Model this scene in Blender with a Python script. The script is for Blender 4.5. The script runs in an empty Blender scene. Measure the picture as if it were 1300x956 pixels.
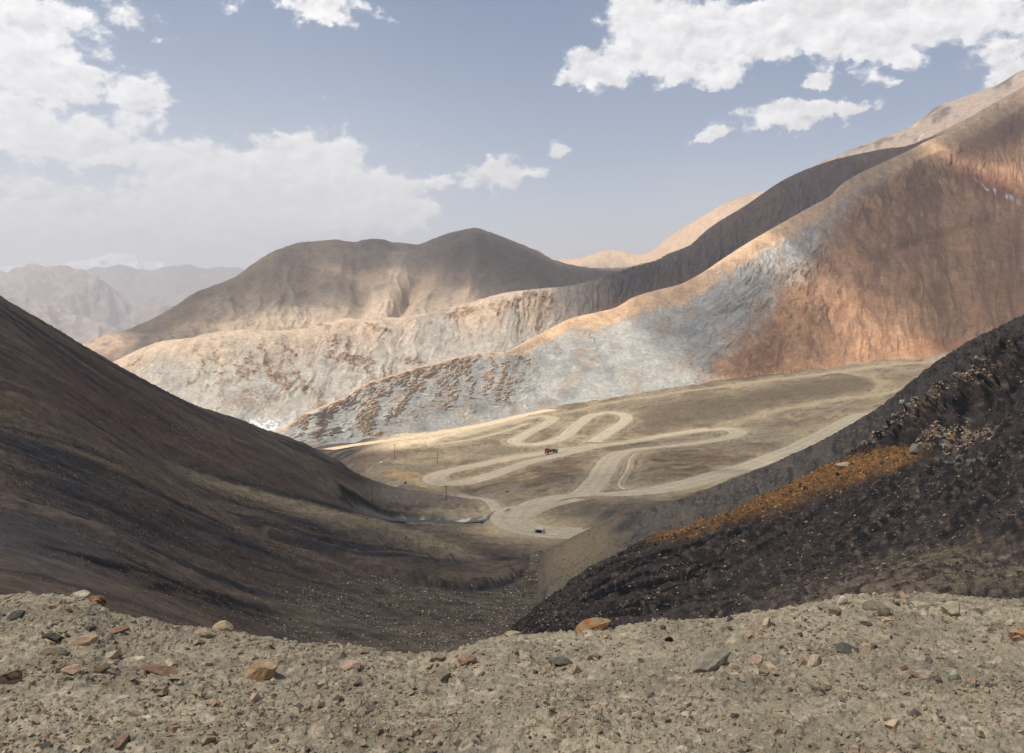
import bpy, math, random
import numpy as np
R8 = np.random.RandomState
SC = bpy.context.scene
COL = SC.collection
# ------------------------------------------------------------------ camera
F = 1126.0
TH = math.atan(78 / F)
CT, ST = math.cos(TH), math.sin(TH)

def P(px, py, D):
    """photo pixel (1300x956) + forward distance in metres -> world xyz (camera at the origin)"""
    px, py, D = np.broadcast_arrays(np.asarray(px, float), np.asarray(py, float), np.asarray(D, float))
    cx = (px - 650) / F; cz = (478 - py) / F
    s = D / (CT + cz * ST)
    return np.stack([cx * s, D, (-ST + cz * CT) * s], -1)

def proj(p):
    X, Y, Z = p[..., 0], p[..., 1], p[..., 2]
    yc = np.maximum(Y * CT - Z * ST, 1e-3); zc = Y * ST + Z * CT
    return 650 + F * X / yc, 478 - F * zc / yc

# ------------------------------------------------------------------ noise
_g = np.linspace(0, 2 * np.pi, 256, endpoint=False)
GC, GS = np.cos(_g).astype(np.float32), np.sin(_g).astype(np.float32)
_perm = R8(7).permutation(4096).astype(np.int32)

def _h(xi, yi, seed):
    return _perm[(_perm[(xi + seed * 131) & 4095] + yi) & 4095] & 255

def pn(x, y, seed=0):
    x0 = np.floor(x); y0 = np.floor(y)
    xi = x0.astype(np.int32); yi = y0.astype(np.int32)
    fx = (x - x0).astype(np.float32); fy = (y - y0).astype(np.float32)
    u = fx * fx * fx * (fx * (fx * 6 - 15) + 10); v = fy * fy * fy * (fy * (fy * 6 - 15) + 10)
    def g(dx, dy):
        h = _h(xi + dx, yi + dy, seed)
        return GC[h] * (fx - dx) + GS[h] * (fy - dy)
    a = g(0, 0); b = g(1, 0); c = g(0, 1); d = g(1, 1)
    return 1.5 * (a + u * (b - a) + v * (c - a) + u * v * (a - b - c + d))

def fbm(x, y, o=5, seed=0, gain=.5):
    r = 0; a = 1; n = 0
    for i in range(o):
        r = r + a * pn(x * 2 ** i + 17.3 * i, y * 2 ** i - 9.1 * i, seed + i); n += a; a *= gain
    return r / n

def ridge(x, y, o=5, seed=0, gain=.5):
    r = 0; a = 1; n = 0
    for i in range(o):
        r = r + a * (1 - 2 * np.abs(pn(x * 2 ** i + 7.3 * i, y * 2 ** i + 3.7 * i, seed + i))); n += a; a *= gain
    return r / n

def ss(a, b, x):
    t = np.clip((x - a) / (b - a), 0, 1)
    return t * t * (3 - 2 * t)

def C(r, g, b):
    c = np.array([r, g, b], float) / 255
    return np.where(c <= .04045, c / 12.92, ((c + .055) / 1.055) ** 2.4)

def mix(a, b, m):
    return a * (1 - m[..., None]) + b * m[..., None]

def blob(px, py, x, y, rx, ry, rot=0.0):
    """soft elliptical mask, 1 inside 0 outside"""
    c, s = math.cos(rot), math.sin(rot)
    dx, dy = px - x, py - y
    u = (dx * c + dy * s) / rx; v = (-dx * s + dy * c) / ry
    return np.clip(1.5 * (1 - np.sqrt(u * u + v * v)), 0, 1)

def segs(px, py, L, warpx=0, warpy=0):
    """mask of elongated patches: L = [(x0, y0, x1, y1, width)]"""
    m = np.zeros(px.shape)
    X_ = px + warpx; Y_ = py + warpy
    for x0, y0, x1, y1, w in L:
        k = (px > min(x0, x1) - 30) & (px < max(x0, x1) + 30) & (py > min(y0, y1) - 30) & (py < max(y0, y1) + 30)
        if not k.any(): continue
        a, b = X_[k], Y_[k]; ex, ey = x1 - x0, y1 - y0
        t = np.clip(((a - x0) * ex + (b - y0) * ey) / (ex * ex + ey * ey), 0, 1)
        d = np.hypot(a - x0 - t * ex, b - y0 - t * ey)
        m[k] = np.maximum(m[k], np.clip(1.25 - d / (w * .62), 0, 1))
    return m

def pchip(x, y, xs):
    """x (n,), y (n,...) -> values at xs (m,); linear beyond the ends"""
    x = np.asarray(x, float); y = np.asarray(y, float)
    h = np.diff(x); sh = (-1,) + (1,) * (y.ndim - 1)
    d = np.diff(y, axis=0) / h.reshape(sh)
    m = np.zeros_like(y)
    m[0] = d[0]; m[-1] = d[-1]
    if len(x) > 2:
        w1 = (2 * h[1:] + h[:-1]).reshape(sh); w2 = (h[1:] + 2 * h[:-1]).reshape(sh)
        a, b = d[:-1], d[1:]
        ok = (a * b) > 0
        sa = np.where(ok, a, 1.); sb = np.where(ok, b, 1.)
        m[1:-1] = np.where(ok, (w1 + w2) / (w1 / sa + w2 / sb), 0)
    i = np.clip(np.searchsorted(x, xs, side='right') - 1, 0, len(x) - 2)
    hh = h[i].reshape(sh); t = ((xs - x[i]) / h[i])
    lo = t < 0; hi = t > 1
    t = t.reshape(sh)
    r = (y[i] * (1 + 2 * t) * (1 - t) ** 2 + m[i] * hh * t * (1 - t) ** 2 + y[i + 1] * t * t * (3 - 2 * t) + m[i + 1] * hh * t * t * (t - 1))
    r[lo] = (y[i] + m[i] * hh * t)[lo]
    r[hi] = (y[i + 1] + m[i + 1] * hh * (t - 1))[hi]
    return r

# ------------------------------------------------------------------ objects
def tag(o, label=None, cat=None, group=None, kind=None):
    if label: o['label'] = label
    if cat: o['category'] = cat
    if group: o['group'] = group
    if kind: o['kind'] = kind
    return o

def mesh_obj(name, verts, faces, mat, parent=None, smooth=True, col=None):
    """verts (n,3) array, faces (m,3|4) int array or list"""
    me = bpy.data.meshes.new(name)
    verts = np.asarray(verts, np.float32)
    if isinstance(faces, np.ndarray):
        k = faces.shape[1]
        me.vertices.add(len(verts)); me.vertices.foreach_set('co', verts.ravel())
        me.loops.add(faces.size); me.loops.foreach_set('vertex_index', faces.astype(np.int32).ravel())
        me.polygons.add(len(faces)); me.polygons.foreach_set('loop_start', np.arange(0, faces.size, k, dtype=np.int32))
        me.update(calc_edges=True)
    else:
        me.from_pydata(verts.tolist(), [], faces)
    me.polygons.foreach_set('use_smooth', np.full(len(me.polygons), smooth))
    if col is not None:
        at = me.color_attributes.new('Col', 'FLOAT_COLOR', 'POINT')
        c4 = np.ones((len(verts), 4), np.float32); c4[:, :3] = np.clip(col, 0.003, 1)
        at.data.foreach_set('color', c4.ravel())
    me.materials.append(mat)
    me.update()
    o = bpy.data.objects.new(name, me); COL.objects.link(o)
    if parent: o.parent = parent
    return o

def grid_faces(nr, nc, flip=False):
    i = np.arange(nr * nc).reshape(nr, nc)
    a, b, c, d = i[:-1, :-1], i[:-1, 1:], i[1:, 1:], i[1:, :-1]
    q = (a, d, c, b) if flip else (a, b, c, d)
    return np.stack([t.ravel() for t in q], 1)

def ground_mat(name, s1, s2, var=.35, bump=.4, dist=.05, rough=.95, stretch=(1, 1, 1), attr=True, color=None, s3=None):
    m = bpy.data.materials.new(name); m.use_nodes = True
    n, l = m.node_tree.nodes, m.node_tree.links
    bs = n['Principled BSDF']; bs.inputs['Roughness'].default_value = rough
    bs.inputs['Specular IOR Level'].default_value = .15
    tc = n.new('ShaderNodeTexCoord'); mp = n.new('ShaderNodeMapping'); mp.inputs['Scale'].default_value = stretch
    l.new(tc.outputs['Object'], mp.inputs['Vector'])
    nz = n.new('ShaderNodeTexNoise'); nz.inputs['Scale'].default_value = s1; nz.inputs['Detail'].default_value = 8; nz.inputs['Roughness'].default_value = .68
    n2 = n.new('ShaderNodeTexVoronoi'); n2.inputs['Scale'].default_value = s2
    l.new(mp.outputs['Vector'], nz.inputs['Vector']); l.new(mp.outputs['Vector'], n2.inputs['Vector'])
    mr = n.new('ShaderNodeMapRange'); mr.inputs['From Min'].default_value = .3; mr.inputs['From Max'].default_value = .7
    mr.inputs['To Min'].default_value = 1 - var; mr.inputs['To Max'].default_value = 1 + var
    l.new(nz.outputs['Fac'], mr.inputs['Value'])
    mr2 = n.new('ShaderNodeMapRange'); mr2.inputs['To Min'].default_value = 1 - var * .7; mr2.inputs['To Max'].default_value = 1 + var * .7
    sx = n.new('ShaderNodeSeparateColor'); l.new(n2.outputs['Color'], sx.inputs['Color']); l.new(sx.outputs[0], mr2.inputs['Value'])
    mu = n.new('ShaderNodeMath'); mu.operation = 'MULTIPLY'
    l.new(mr.outputs[0], mu.inputs[0]); l.new(mr2.outputs[0], mu.inputs[1])
    vm = n.new('ShaderNodeVectorMath'); vm.operation = 'SCALE'
    if attr:
        at = n.new('ShaderNodeAttribute'); at.attribute_name = 'Col'; l.new(at.outputs['Color'], vm.inputs[0])
    else:
        vm.inputs[0].default_value = color
    l.new(mu.outputs[0], vm.inputs['Scale']); l.new(vm.outputs[0], bs.inputs['Base Color'])
    ad = n.new('ShaderNodeMath'); ad.operation = 'MULTIPLY_ADD'; ad.inputs[1].default_value = .5
    l.new(n2.outputs['Distance'], ad.inputs[0]); l.new(nz.outputs['Fac'], ad.inputs[2])
    bp = n.new('ShaderNodeBump'); bp.inputs['Strength'].default_value = bump; bp.inputs['Distance'].default_value = dist
    l.new(ad.outputs[0], bp.inputs['Height']); l.new(bp.outputs[0], bs.inputs['Normal'])
    return m

def plain_mat(name, c, rough=.6, metal=0., var=.2, scale=3.):
    m = ground_mat(name, scale, scale * 3, var, .2, .01, rough, attr=False, color=tuple(C(*c)))
    m.node_tree.nodes['Principled BSDF'].inputs['Metallic'].default_value = metal
    m.node_tree.nodes['Principled BSDF'].inputs['Specular IOR Level'].default_value = .4
    return m

class Loft:
    """surface through 3-D polylines given as (px, py, D) lists or ('z', [(px, D, z)]) lists"""
    def __init__(s, rows, nv, x0, x1, nu):
        s.px = nu if isinstance(nu, np.ndarray) else np.linspace(x0, x1, nu)
        nu = len(s.px)
        K = []
        for r in rows:
            if r[0] == 'z':
                a = np.array(r[1], float)
                D = pchip(a[:, 0], a[:, 1], s.px); z = pchip(a[:, 0], a[:, 2], s.px)
                cx = (s.px - 650) / F
                K.append(np.stack([cx * (D * CT - z * ST), D, z], -1))
            else:
                a = np.array(r, float)
                K.append(P(s.px, pchip(a[:, 0], a[:, 1], s.px), pchip(a[:, 0], a[:, 2], s.px)))
        K = np.array(K)
        seg = np.linalg.norm(np.diff(K, axis=0), axis=2).mean(1)
        t = np.concatenate([[0], np.cumsum(seg)])
        ts = np.concatenate([np.linspace(t[i], t[i + 1], nv[i], endpoint=False) for i in range(len(nv))] + [[t[-1]]])
        s.p = pchip(t, K, ts)
        s.row = np.interp(ts, t, np.arange(len(t)))[:, None] * np.ones((1, nu))
        crest = K[min(1, len(K) - 1)]
        S = np.concatenate([[0], np.cumsum(np.linalg.norm(np.diff(crest, axis=0), axis=1))])
        s.S = np.ones((len(ts), 1)) * S[None]
        s.T = ts[:, None] * np.ones((1, nu))
        s.ppx, s.ppy = proj(s.p)
    def normals(s):
        du = np.gradient(s.p, axis=1); dv = np.gradient(s.p, axis=0)
        n = np.cross(du, dv); n /= np.linalg.norm(n, axis=2, keepdims=True) + 1e-9
        return n * np.where(n[..., 2:3] < 0, -1, 1)
    def displace(s, h):
        s.p = s.p + s.normals() * h[..., None]
    def build(s, name, mat, col, kind='structure'):
        nr, nc = s.p.shape[:2]
        n = np.cross(s.p[:-1, 1:] - s.p[:-1, :-1], s.p[1:, :-1] - s.p[:-1, :-1])
        o = mesh_obj(name, s.p.reshape(-1, 3), grid_faces(nr, nc, flip=n[..., 2].mean() < 0), mat, col=col.reshape(-1, 3))
        o['kind'] = kind
        return o

# ================================================================== FAR RANGES
FARM = ground_mat('far_rock', .006, .02, .3, .5, 12)
def far_range(name, crest, D, drop, amp, lam, colr, seed, snow=None):
    xs = [c[0] for c in crest]
    zf = lambda py, d: P(0, py, d)[2]
    rows = [('z', [(x, D * 1.25, zf(y, D) - drop * .8) for x, y in crest]),
            [(x, y, D) for x, y in crest],
            ('z', [(x, D * .93, zf(y, D) - drop * .45) for x, y in crest]),
            ('z', [(x, D * .80, zf(y, D) - drop) for x, y in crest]),
            ('z', [(x, D * .66, -300) for x, y in crest])]
    L = Loft(rows, [20, 70, 60, 15], xs[0], xs[-1], 420)
    t = ss(0.6, 1.6, L.row)
    h = 1.5 * amp * (ridge(L.S / lam + .3 * fbm(L.S / lam, L.T / lam, 3, seed + 9), L.T / (lam * 2.2), 6, seed) - .3) * (.25 + .75 * t)
    h += amp * .2 * (ridge(L.S / lam * 4, L.T / lam * 2.5, 5, seed + 3, .6) - .45)
    L.displace(h)
    n = L.normals()
    c = np.ones(L.p.shape) * colr
    v = fbm(L.S / lam * 1.5, L.T / lam, 5, seed + 5)
    c = c * (1 + .35 * v)[..., None]
    c = mix(c, colr * .38, ss(.1, .5, fbm(L.S / lam * .7, L.T / lam * .5, 4, seed + 8)))
    if snow:
        m = ss(snow[0], snow[1], L.p[..., 2] + amp * 1.2 * fbm(L.S / lam * 3, L.T / lam * 3, 4, seed + 20)) * ss(.55, .7, n[..., 2] + .3)
        c = mix(c, np.array([.85, .87, .9]), m)
    return L.build(name, FARM, c)

far_range('snowy_mountains', [(-400, 345), (-200, 338), (0, 345), (60, 340), (92, 331), (110, 332), (140, 328), (165, 332), (200, 335), (235, 338), (300, 344), (400, 350), (520, 372), (700, 390)], 18000, 1250, 260, 1700, C(150, 140, 135), 3, snow=(480, 700))
far_range('distant_mountains', [(-400, 330), (-200, 350), (-60, 338), (0, 343), (30, 346), (60, 342), (95, 349), (125, 343), (150, 336), (172, 344), (200, 346), (225, 341), (243, 336), (262, 341), (300, 346), (380, 352), (480, 380), (620, 398)], 12500, 1000, 170, 1300, C(118, 104, 94), 21)
far_range('hazy_mountains', [(-400, 300), (-150, 330), (-40, 356), (0, 358), (25, 347), (55, 341), (80, 341), (100, 347), (125, 362), (150, 376), (180, 385), (210, 391), (260, 404), (330, 420), (430, 440)], 8000, 780, 150, 900, C(146, 130, 118), 37)
far_range('low_hazy_ridge', [(-400, 330), (-150, 350), (0, 371), (30, 378), (60, 384), (95, 396), (120, 402), (150, 418), (180, 430), (260, 450), (400, 470)], 5400, 500, 70, 520, C(150, 136, 126), 51)

# ================================================================== TAN FAR HILLS (right)
HILLM = ground_mat('hill_rock', .06, .45, .24, .6, .5)
L = Loft([('z', [(600, 4700, 100), (800, 4700, 150), (1000, 4700, 450), (1200, 4700, 700)]),
          [(600, 345, 4000), (690, 334, 4000), (715, 330, 4000), (740, 328, 3950), (757, 322, 3900), (775, 318, 3900), (790, 320, 3850), (806, 323, 3800), (818, 322, 3700), (850, 301, 3600), (900, 271, 3500), (935, 253, 3500), (955, 247, 3500), (975, 243, 3500), (1060, 220, 3500), (1200, 200, 3500)],
          ('z', [(600, 3500, 0), (800, 3400, 40), (900, 3100, 200), (1200, 3100, 300)]),
          ('z', [(600, 2800, -250), (800, 2800, -250), (1200, 2500, -150)])], [15, 90, 30], 600, 1200, 420)
L.displace(26 * (ridge(L.S / 260 + .2 * fbm(L.S / 200, L.T / 200, 3, 4), L.T / 700, 5, 61) - .2) * (.2 + .8 * ss(1, 1.6, L.row)))
c = mix(np.ones(L.p.shape) * C(202, 172, 142), C(165, 150, 130), ss(-.1, .5, fbm(L.S / 300, L.T / 300, 5, 62)))
L.build('tan_hills', HILLM, c)

L = Loft([('z', [(960, 3100, 400), (1300, 3100, 700), (1450, 3100, 750)]),
          [(960, 262, 2500), (1000, 240, 2500), (1040, 208, 2500), (1060, 200, 2500), (1082, 189, 2500), (1110, 180, 2500), (1150, 164, 2500), (1170, 151, 2500), (1190, 136, 2500), (1230, 121, 2500), (1262, 110, 2500), (1300, 90, 2500), (1450, 30, 2500)],
          ('z', [(960, 2300, 200), (1100, 2250, 330), (1300, 2200, 480), (1450, 2200, 550)]),
          ('z', [(960, 2000, 0), (1300, 2000, 250), (1450, 2000, 300)])], [15, 90, 30], 960, 1450, 400)
L.displace(16 * (ridge(L.S / 120 + .3 * fbm(L.S / 100, L.T / 100, 3, 4), L.T / 300, 6, 71) - .2) * (.2 + .8 * ss(1, 1.5, L.row)))
c = mix(np.ones(L.p.shape) * C(168, 148, 130), C(110, 98, 90), ss(.0, .4, fbm(L.S / 90, L.T / 160, 5, 72)))
c = mix(c, C(200, 180, 155), ss(.25, .4, fbm(L.S / 60, L.T / 90, 5, 75)) * blob(L.ppx, L.ppy, 1190, 165, 70, 30))
L.build('upper_ridge', HILLM, c)

# ================================================================== DOME MOUNTAIN
Bc = [(-100, 520), (60, 458), (110, 437), (135, 430), (160, 420), (200, 402), (230, 384), (250, 371), (280, 360), (300, 351), (325, 333), (345, 321), (362, 314), (380, 309), (400, 307), (425, 305), (440, 307), (452, 308), (462, 305), (480, 304), (500, 308), (515, 309), (530, 311), (545, 306), (560, 300), (580, 294), (602, 290), (620, 295), (645, 304), (680, 318), (705, 331), (740, 339), (765, 341), (790, 340), (815, 335), (845, 329), (900, 322), (980, 315)]
L = Loft([('z', [(-100, 3000, -260), (300, 3100, -50), (600, 3100, -20), (980, 3000, 20)]),
          [(x, y, np.interp(x, [-100, 110, 400, 600, 800, 980], [1700, 1800, 2350, 2400, 2500, 2500])) for x, y in Bc],
          [(x, y + (435 - y) * .42, np.interp(x, [-100, 110, 400, 600, 800, 980], [1600, 1650, 1950, 1980, 2150, 2300])) for x, y in Bc],
          [(x, max(y + 12, 432), np.interp(x, [-100, 110, 400, 600, 800, 980], [1500, 1530, 1600, 1620, 1900, 2100])) for x, y in Bc],
          ('z', [(-100, 1300, -200), (600, 1350, -200), (980, 1500, -150)])], [20, 110, 130, 20], -100, 980, 900)
lowc = ss(350, 410, L.ppy) * ss(240, 330, L.ppx) * (1 - ss(640, 760, L.ppx))
warp = .35 * fbm(L.S / 300, L.T / 300, 4, 11)
h = 18 * (ridge(L.S / 190 + warp, L.T / 900, 3, 80) - .3) * ss(1.1, 1.8, L.row)
h += 15 * (ridge((L.S + L.T * .15) / 85 + warp * 2.5, L.T / 300, 5, 81) - .2) * (.12 + .88 * lowc * ss(.0, .3, .25 + fbm(L.S / 200, L.T / 200, 2, 406)))
h += 2.5 * fbm(L.S / 22, L.T / 30, 4, 82)
gx = 500 + (L.ppy - 330) * -.15 + 8 * fbm(L.T / 120, L.S * 0 + 3, 3, 5)      # the central ravine
h -= 26 * np.exp(-((L.ppx - (560 - (L.ppy - 300) * .55)) / 9) ** 2) * ss(335, 380, L.ppy)
h -= 14 * np.exp(-((L.ppx - (450 + (L.ppy - 300) * .12)) / 12) ** 2) * ss(320, 360, L.ppy)
L.displace(h)
v = fbm(L.S / 160 + warp, L.T / 500, 5, 83)
c = mix(np.ones(L.p.shape) * C(118, 102, 88), C(142, 122, 102), ss(-.3, .4, v))
c = mix(c, C(188, 166, 140), np.clip(lowc * .75 + ss(-.05, .35, v) * lowc * .6, 0, 1))  # tan lower centre: partly rock colour, partly sunlit patches put into the colour
c = mix(c, C(180, 160, 135), blob(L.ppx, L.ppy, 507, 335, 26, 45) * .6)  # lit patch near the top, painted into the rock colour
c = mix(c, C(196, 166, 140), blob(L.ppx, L.ppy, 130, 440, 90, 22) * .8)
c = mix(c, C(92, 84, 80), blob(L.ppx, L.ppy, 185, 440, 45, 22, -.5) * .8)
c = mix(c, C(90, 80, 74), ss(.15, .5, fbm(L.S / 60, L.T / 60, 4, 86)) * .5)
L.build('dome_mountain', HILLM, c)

# ================================================================== MIDDLE SPUR (grey) AND DARK BACK RIDGE
Cc = [(40, 520), (120, 470), (150, 456), (163, 450), (185, 440), (205, 433), (240, 429), (262, 424), (280, 421), (300, 419), (322, 418), (345, 420), (365, 419), (390, 416), (405, 413), (440, 404), (460, 405), (480, 403), (505, 403), (520, 401), (560, 393), (600, 383), (640, 372), (670, 368), (690, 366), (715, 364), (740, 360), (775, 350), (800, 342), (830, 333), (850, 322), (875, 312), (900, 290), (920, 277), (945, 262), (980, 238), (1000, 226), (1030, 213), (1060, 203), (1095, 195), (1120, 190), (1150, 186), (1175, 177), (1200, 165), (1230, 150), (1262, 132), (1300, 111), (1450, 30)]
Cd = ([40, 150, 340, 655, 900, 1100, 1300, 1450], [1060, 1050, 1040, 1190, 1552, 1815, 2020, 2100])
Cb = [(40, 880, -170), (150, 880, -150), (340, 895, -125), (500, 930, -120), (655, 1000, -105), (900, 1240, -70), (1100, 1480, 95), (1300, 1740, 310), (1450, 1800, 350)]
zc_ = lambda x, y: P(0, y, np.interp(x, *Cd))[2]
bz = np.array(Cb, float)
mid = [(x, .5 * np.interp(x, *Cd) + .5 * np.interp(x, bz[:, 0], bz[:, 1]) + 0, .5 * zc_(x, y) + .5 * np.interp(x, bz[:, 0], bz[:, 2]) - 3) for x, y in Cc]
L = Loft([('z', [(x, np.interp(x, *Cd) + 260, zc_(x, y) - 150) for x, y in Cc]),
          [(x, y, np.interp(x, *Cd)) for x, y in Cc],
          ('z', mid), ('z', Cb),
          ('z', [(x, d - 60, z - 30) for x, d, z in Cb])], [14, 120, 110, 10], 40, 1450, 1500)
X, Y = L.ppx, L.ppy
left = 1 - ss(700, 790, X)
warp = .5 * fbm(L.S / 60, L.T / 60, 4, 12)
rock = ss(.12, .34, 1.5 * (ridge(L.S / 26 + warp, L.T / 60, 5, 90) - .47) + .5 * fbm(L.S / 80, L.T / 50, 3, 93)) * left
zone = np.clip(blob(X, Y, 350, 465, 70, 45) + blob(X, Y, 430, 448, 60, 28) + blob(X, Y, 320, 500, 60, 30) + blob(X, Y, 520, 470, 70, 25)*.8 + blob(X, Y, 270, 470, 50, 60) + blob(X, Y, 580, 400, 50, 22) + blob(X, Y, 665, 385, 45, 20), 0, 1)
SEG_C = [(414, 452, 440, 455, 9), (440, 453, 469, 460, 9), (440, 460, 450, 468, 6), (466, 468, 476, 490, 6), (486, 466, 490, 486, 6), (497, 468, 500, 480, 4), (400, 497, 408, 514, 10), (318, 452, 325, 476, 9), (338, 462, 348, 484, 8), (355, 478, 366, 496, 9), (380, 476, 388, 496, 8),
         (301, 462, 314, 482, 7), (272, 472, 290, 474, 4), (237, 492, 248, 486, 4), (168, 462, 180, 454, 5), (408, 408, 416, 418, 6), (468, 410, 488, 420, 5), (645, 388, 672, 374, 7), (565, 403, 597, 393, 7), (515, 455, 536, 463, 7), (625, 385, 632, 400, 5), (690, 372, 700, 388, 5), (330, 440, 336, 452, 6), (255, 450, 262, 470, 4), (430, 425, 425, 440, 4), (360, 440, 372, 452, 5)]
nwx = 12 * fbm(L.S / 24, L.T / 24, 5, 400); nwy = 9 * fbm(L.S / 14 + 9, L.T / 14, 4, 401)
rock = np.clip(rock * zone * .5 + segs(X, Y, SEG_C, nwx, nwy) * ss(-.45, .0, fbm(L.S / 5, L.T / 9, 4, 402)), 0, 1)
h = 5.0 * (ridge(L.S / 46 + warp, L.T / 230, 4, 91) - .3) * ss(1.02, 1.35, L.row)
h += 2.2 * rock * ridge(L.S / 9 + warp * 3, L.T / 14, 5, 94) + 1.0 * fbm(L.S / 10, L.T / 18, 6, 95, .6)
h += 6 * (ridge((L.S - L.T * .7) / 100 + warp * 1.5, (L.T + L.S * .3) / 160, 5, 96) - .3) * (1 - left) * ss(1.02, 1.3, L.row)
dk = (blob(X, Y, 790, 362, 95, 34, -.35) + blob(X, Y, 900, 335, 60, 40, -.4) * .6)
dk = np.clip(dk, 0, 1) * (1 - left * .6)
h += 5 * dk * ridge(L.S / 14 + warp * 2, L.T / 40, 5, 98)
L.displace(h)
v = fbm(L.S / 55 + warp, L.T / 150, 5, 97)
low = ss(1.15, 1.9, L.row + .5 * v)
c = mix(np.ones(L.p.shape) * C(196, 172, 146), C(180, 172, 158), low)
c = mix(c, C(156, 149, 138), ss(0, .5, v) * .7)
c = mix(c, C(160, 130, 102), rock * .85)
c = mix(c, C(84, 74, 66), rock * ss(.02, .2, fbm(L.S / 4, L.T / 5, 4, 102)) * .85)
c = mix(c, C(225, 228, 230), blob(X, Y, 335, 538, 34, 14) * ss(-.1, .15, fbm(L.S / 5, L.T / 8, 3, 100)))
cr = mix(np.ones(L.p.shape) * C(140, 116, 98), C(118, 100, 88), ss(-.2, .4, v))
cr = mix(cr, C(96, 92, 90), dk)
cr = mix(cr, C(130, 130, 130), ss(.1, .4, fbm(L.S / 30, L.T / 120, 4, 103)) * .35)
c = mix(cr, c, left)
L.build('grey_spur_and_back_ridge', HILLM, c)

# ================================================================== FRONT SPUR AND BIG BROWN HILL
Fb = [(300, 590, 600), (345, 578, 618), (390, 570, 635), (440, 562, 660), (500, 553, 690), (560, 546, 725), (620, 536, 765), (680, 522, 805), (740, 512, 835), (800, 502, 860), (860, 492, 885), (900, 486, 900), (950, 479, 915), (1000, 473, 930), (1060, 466, 940), (1120, 458, 950), (1190, 449, 960), (1240, 441, 975), (1300, 432, 1000), (1450, 400, 1040)]
Fc = [(300, 578, 640), (330, 558, 650), (345, 550, 655), (370, 537, 663), (385, 527, 668), (400, 520, 673), (420, 511, 690), (440, 503, 705), (455, 491, 720), (470, 485, 730), (500, 476, 750), (530, 466, 775), (550, 462, 790), (575, 455, 815), (600, 449, 840), (625, 447, 855), (640, 447, 862), (655, 440, 890), (680, 427, 930), (700, 416, 955), (725, 404, 970), (755, 397, 985), (780, 391, 1000), (805, 377, 1015), (835, 368, 1030), (860, 362, 1045), (885, 350, 1065), (910, 334, 1085), (940, 314, 1110), (970, 296, 1145), (1000, 279, 1180), (1030, 262, 1220), (1052, 250, 1250), (1070, 233, 1280), (1090, 221, 1310), (1120, 207, 1350), (1150, 193, 1390), (1180, 178, 1440), (1210, 166, 1480), (1232, 157, 1510), (1270, 136, 1560), (1300, 117, 1619), (1450, 40, 1700)]
fb = np.array(Fb, float); fc = np.array(Fc, float)
zb = np.array([P(0, b, d)[2] for a, b, d in Fb])
zcr = np.array([P(0, b, d)[2] for a, b, d in Fc])
shy = ([300, 640, 655, 700, 740, 800, 880, 940, 1000, 1100, 1300, 1450], [3, 3, 12, 16, 17, 24, 28, 26, 24, 22, 20, 20])
def sh(x, y, d):
    q = np.interp(x, *shy); return (x, y + q, d - (q / F * d) * 1.9)
def frow(k, add):
    out = []
    for x, y, d in [sh(*q) for q in Fc]:
        bd = np.interp(x, fb[:, 0], fb[:, 1]); D = np.interp(x, fb[:, 0], fb[:, 2])
        zz = (1 - k) * P(0, y, d)[2] + k * P(0, bd, D)[2] + add * (P(0, y, d)[2] - P(0, bd, D)[2])
        out.append((x, (1 - k) * d + k * D, zz))
    return ('z', out)
L = Loft([('z', [(x, d + 190, P(0, y, d)[2] - 125) for x, y, d in Fc]), Fc, [sh(*q) for q in Fc],
          frow(.5, -.03), Fb, ('z', [(x, d - 50, P(0, y, d)[2] - 20) for x, y, d in Fb])],
         [14, 30, 120, 120, 8], 300, 1450, 1500)
X, Y = L.ppx, L.ppy
warp = .5 * fbm(L.S / 50, L.T / 50, 4, 13)
face = ss(1.7, 2.1, L.row) * (1 - ss(3.85, 4, L.row))
spur = 1 - ss(640, 720, X)
dg = L.S - L.T * .35
rk = 1.5 * (ridge(dg / 17 + warp * 1.4, L.T / 50, 5, 110) - .47) + .45 * fbm(dg / 40, L.T / 30, 3, 113)
zone = np.clip(blob(X, Y, 470, 520, 85, 45, -.25) + blob(X, Y, 560, 480, 110, 32, -.1) + blob(X, Y, 640, 480, 30, 38, -.6) + blob(X, Y, 420, 530, 60, 30), 0, 1)
SEG_F = [(372, 541, 392, 528, 7), (410, 520, 402, 555, 7), (430, 507, 416, 530, 7), (441, 504, 436, 516, 5), (456, 496, 446, 514, 6), (470, 490, 455, 545, 9), (481, 500, 463, 550, 8), (488, 482, 470, 520, 9), (500, 480, 492, 500, 5), (516, 474, 508, 488, 7), (532, 468, 516, 500, 8), (520, 490, 507, 522, 6), (547, 466, 530, 492, 8), (577, 457, 550, 500, 10), (592, 458, 571, 490, 9),
         (604, 451, 585, 475, 7), (581, 495, 566, 516, 7), (600, 478, 597, 502, 5), (626, 452, 615, 498, 8), (641, 462, 628, 507, 8), (651, 476, 641, 510, 6), (455, 545, 482, 552, 6), (560, 463, 545, 475, 6), (430, 545, 420, 552, 5), (390, 530, 384, 552, 4), (498, 520, 490, 536, 4), (655, 452, 672, 462, 4), (700, 432, 712, 446, 5), (745, 420, 752, 432, 4)]
nwx = 15 * fbm(L.S / 22, L.T / 22, 5, 403, .6); nwy = 11 * fbm(L.S / 22 + 9, L.T / 22, 5, 404, .6)
rock = np.clip(segs(X, Y, SEG_F, nwx, nwy) * ss(-.28, .0, fbm(L.S / 8, L.T / 12, 5, 405, .65)) * ss(.5, .0, fbm(L.S / 60, L.T / 40, 3, 407) - .05) * ss(1.6, 2.1, L.row + .4 * fbm(L.S / 20, L.T / 20, 3, 408)), 0, 1)
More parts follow.
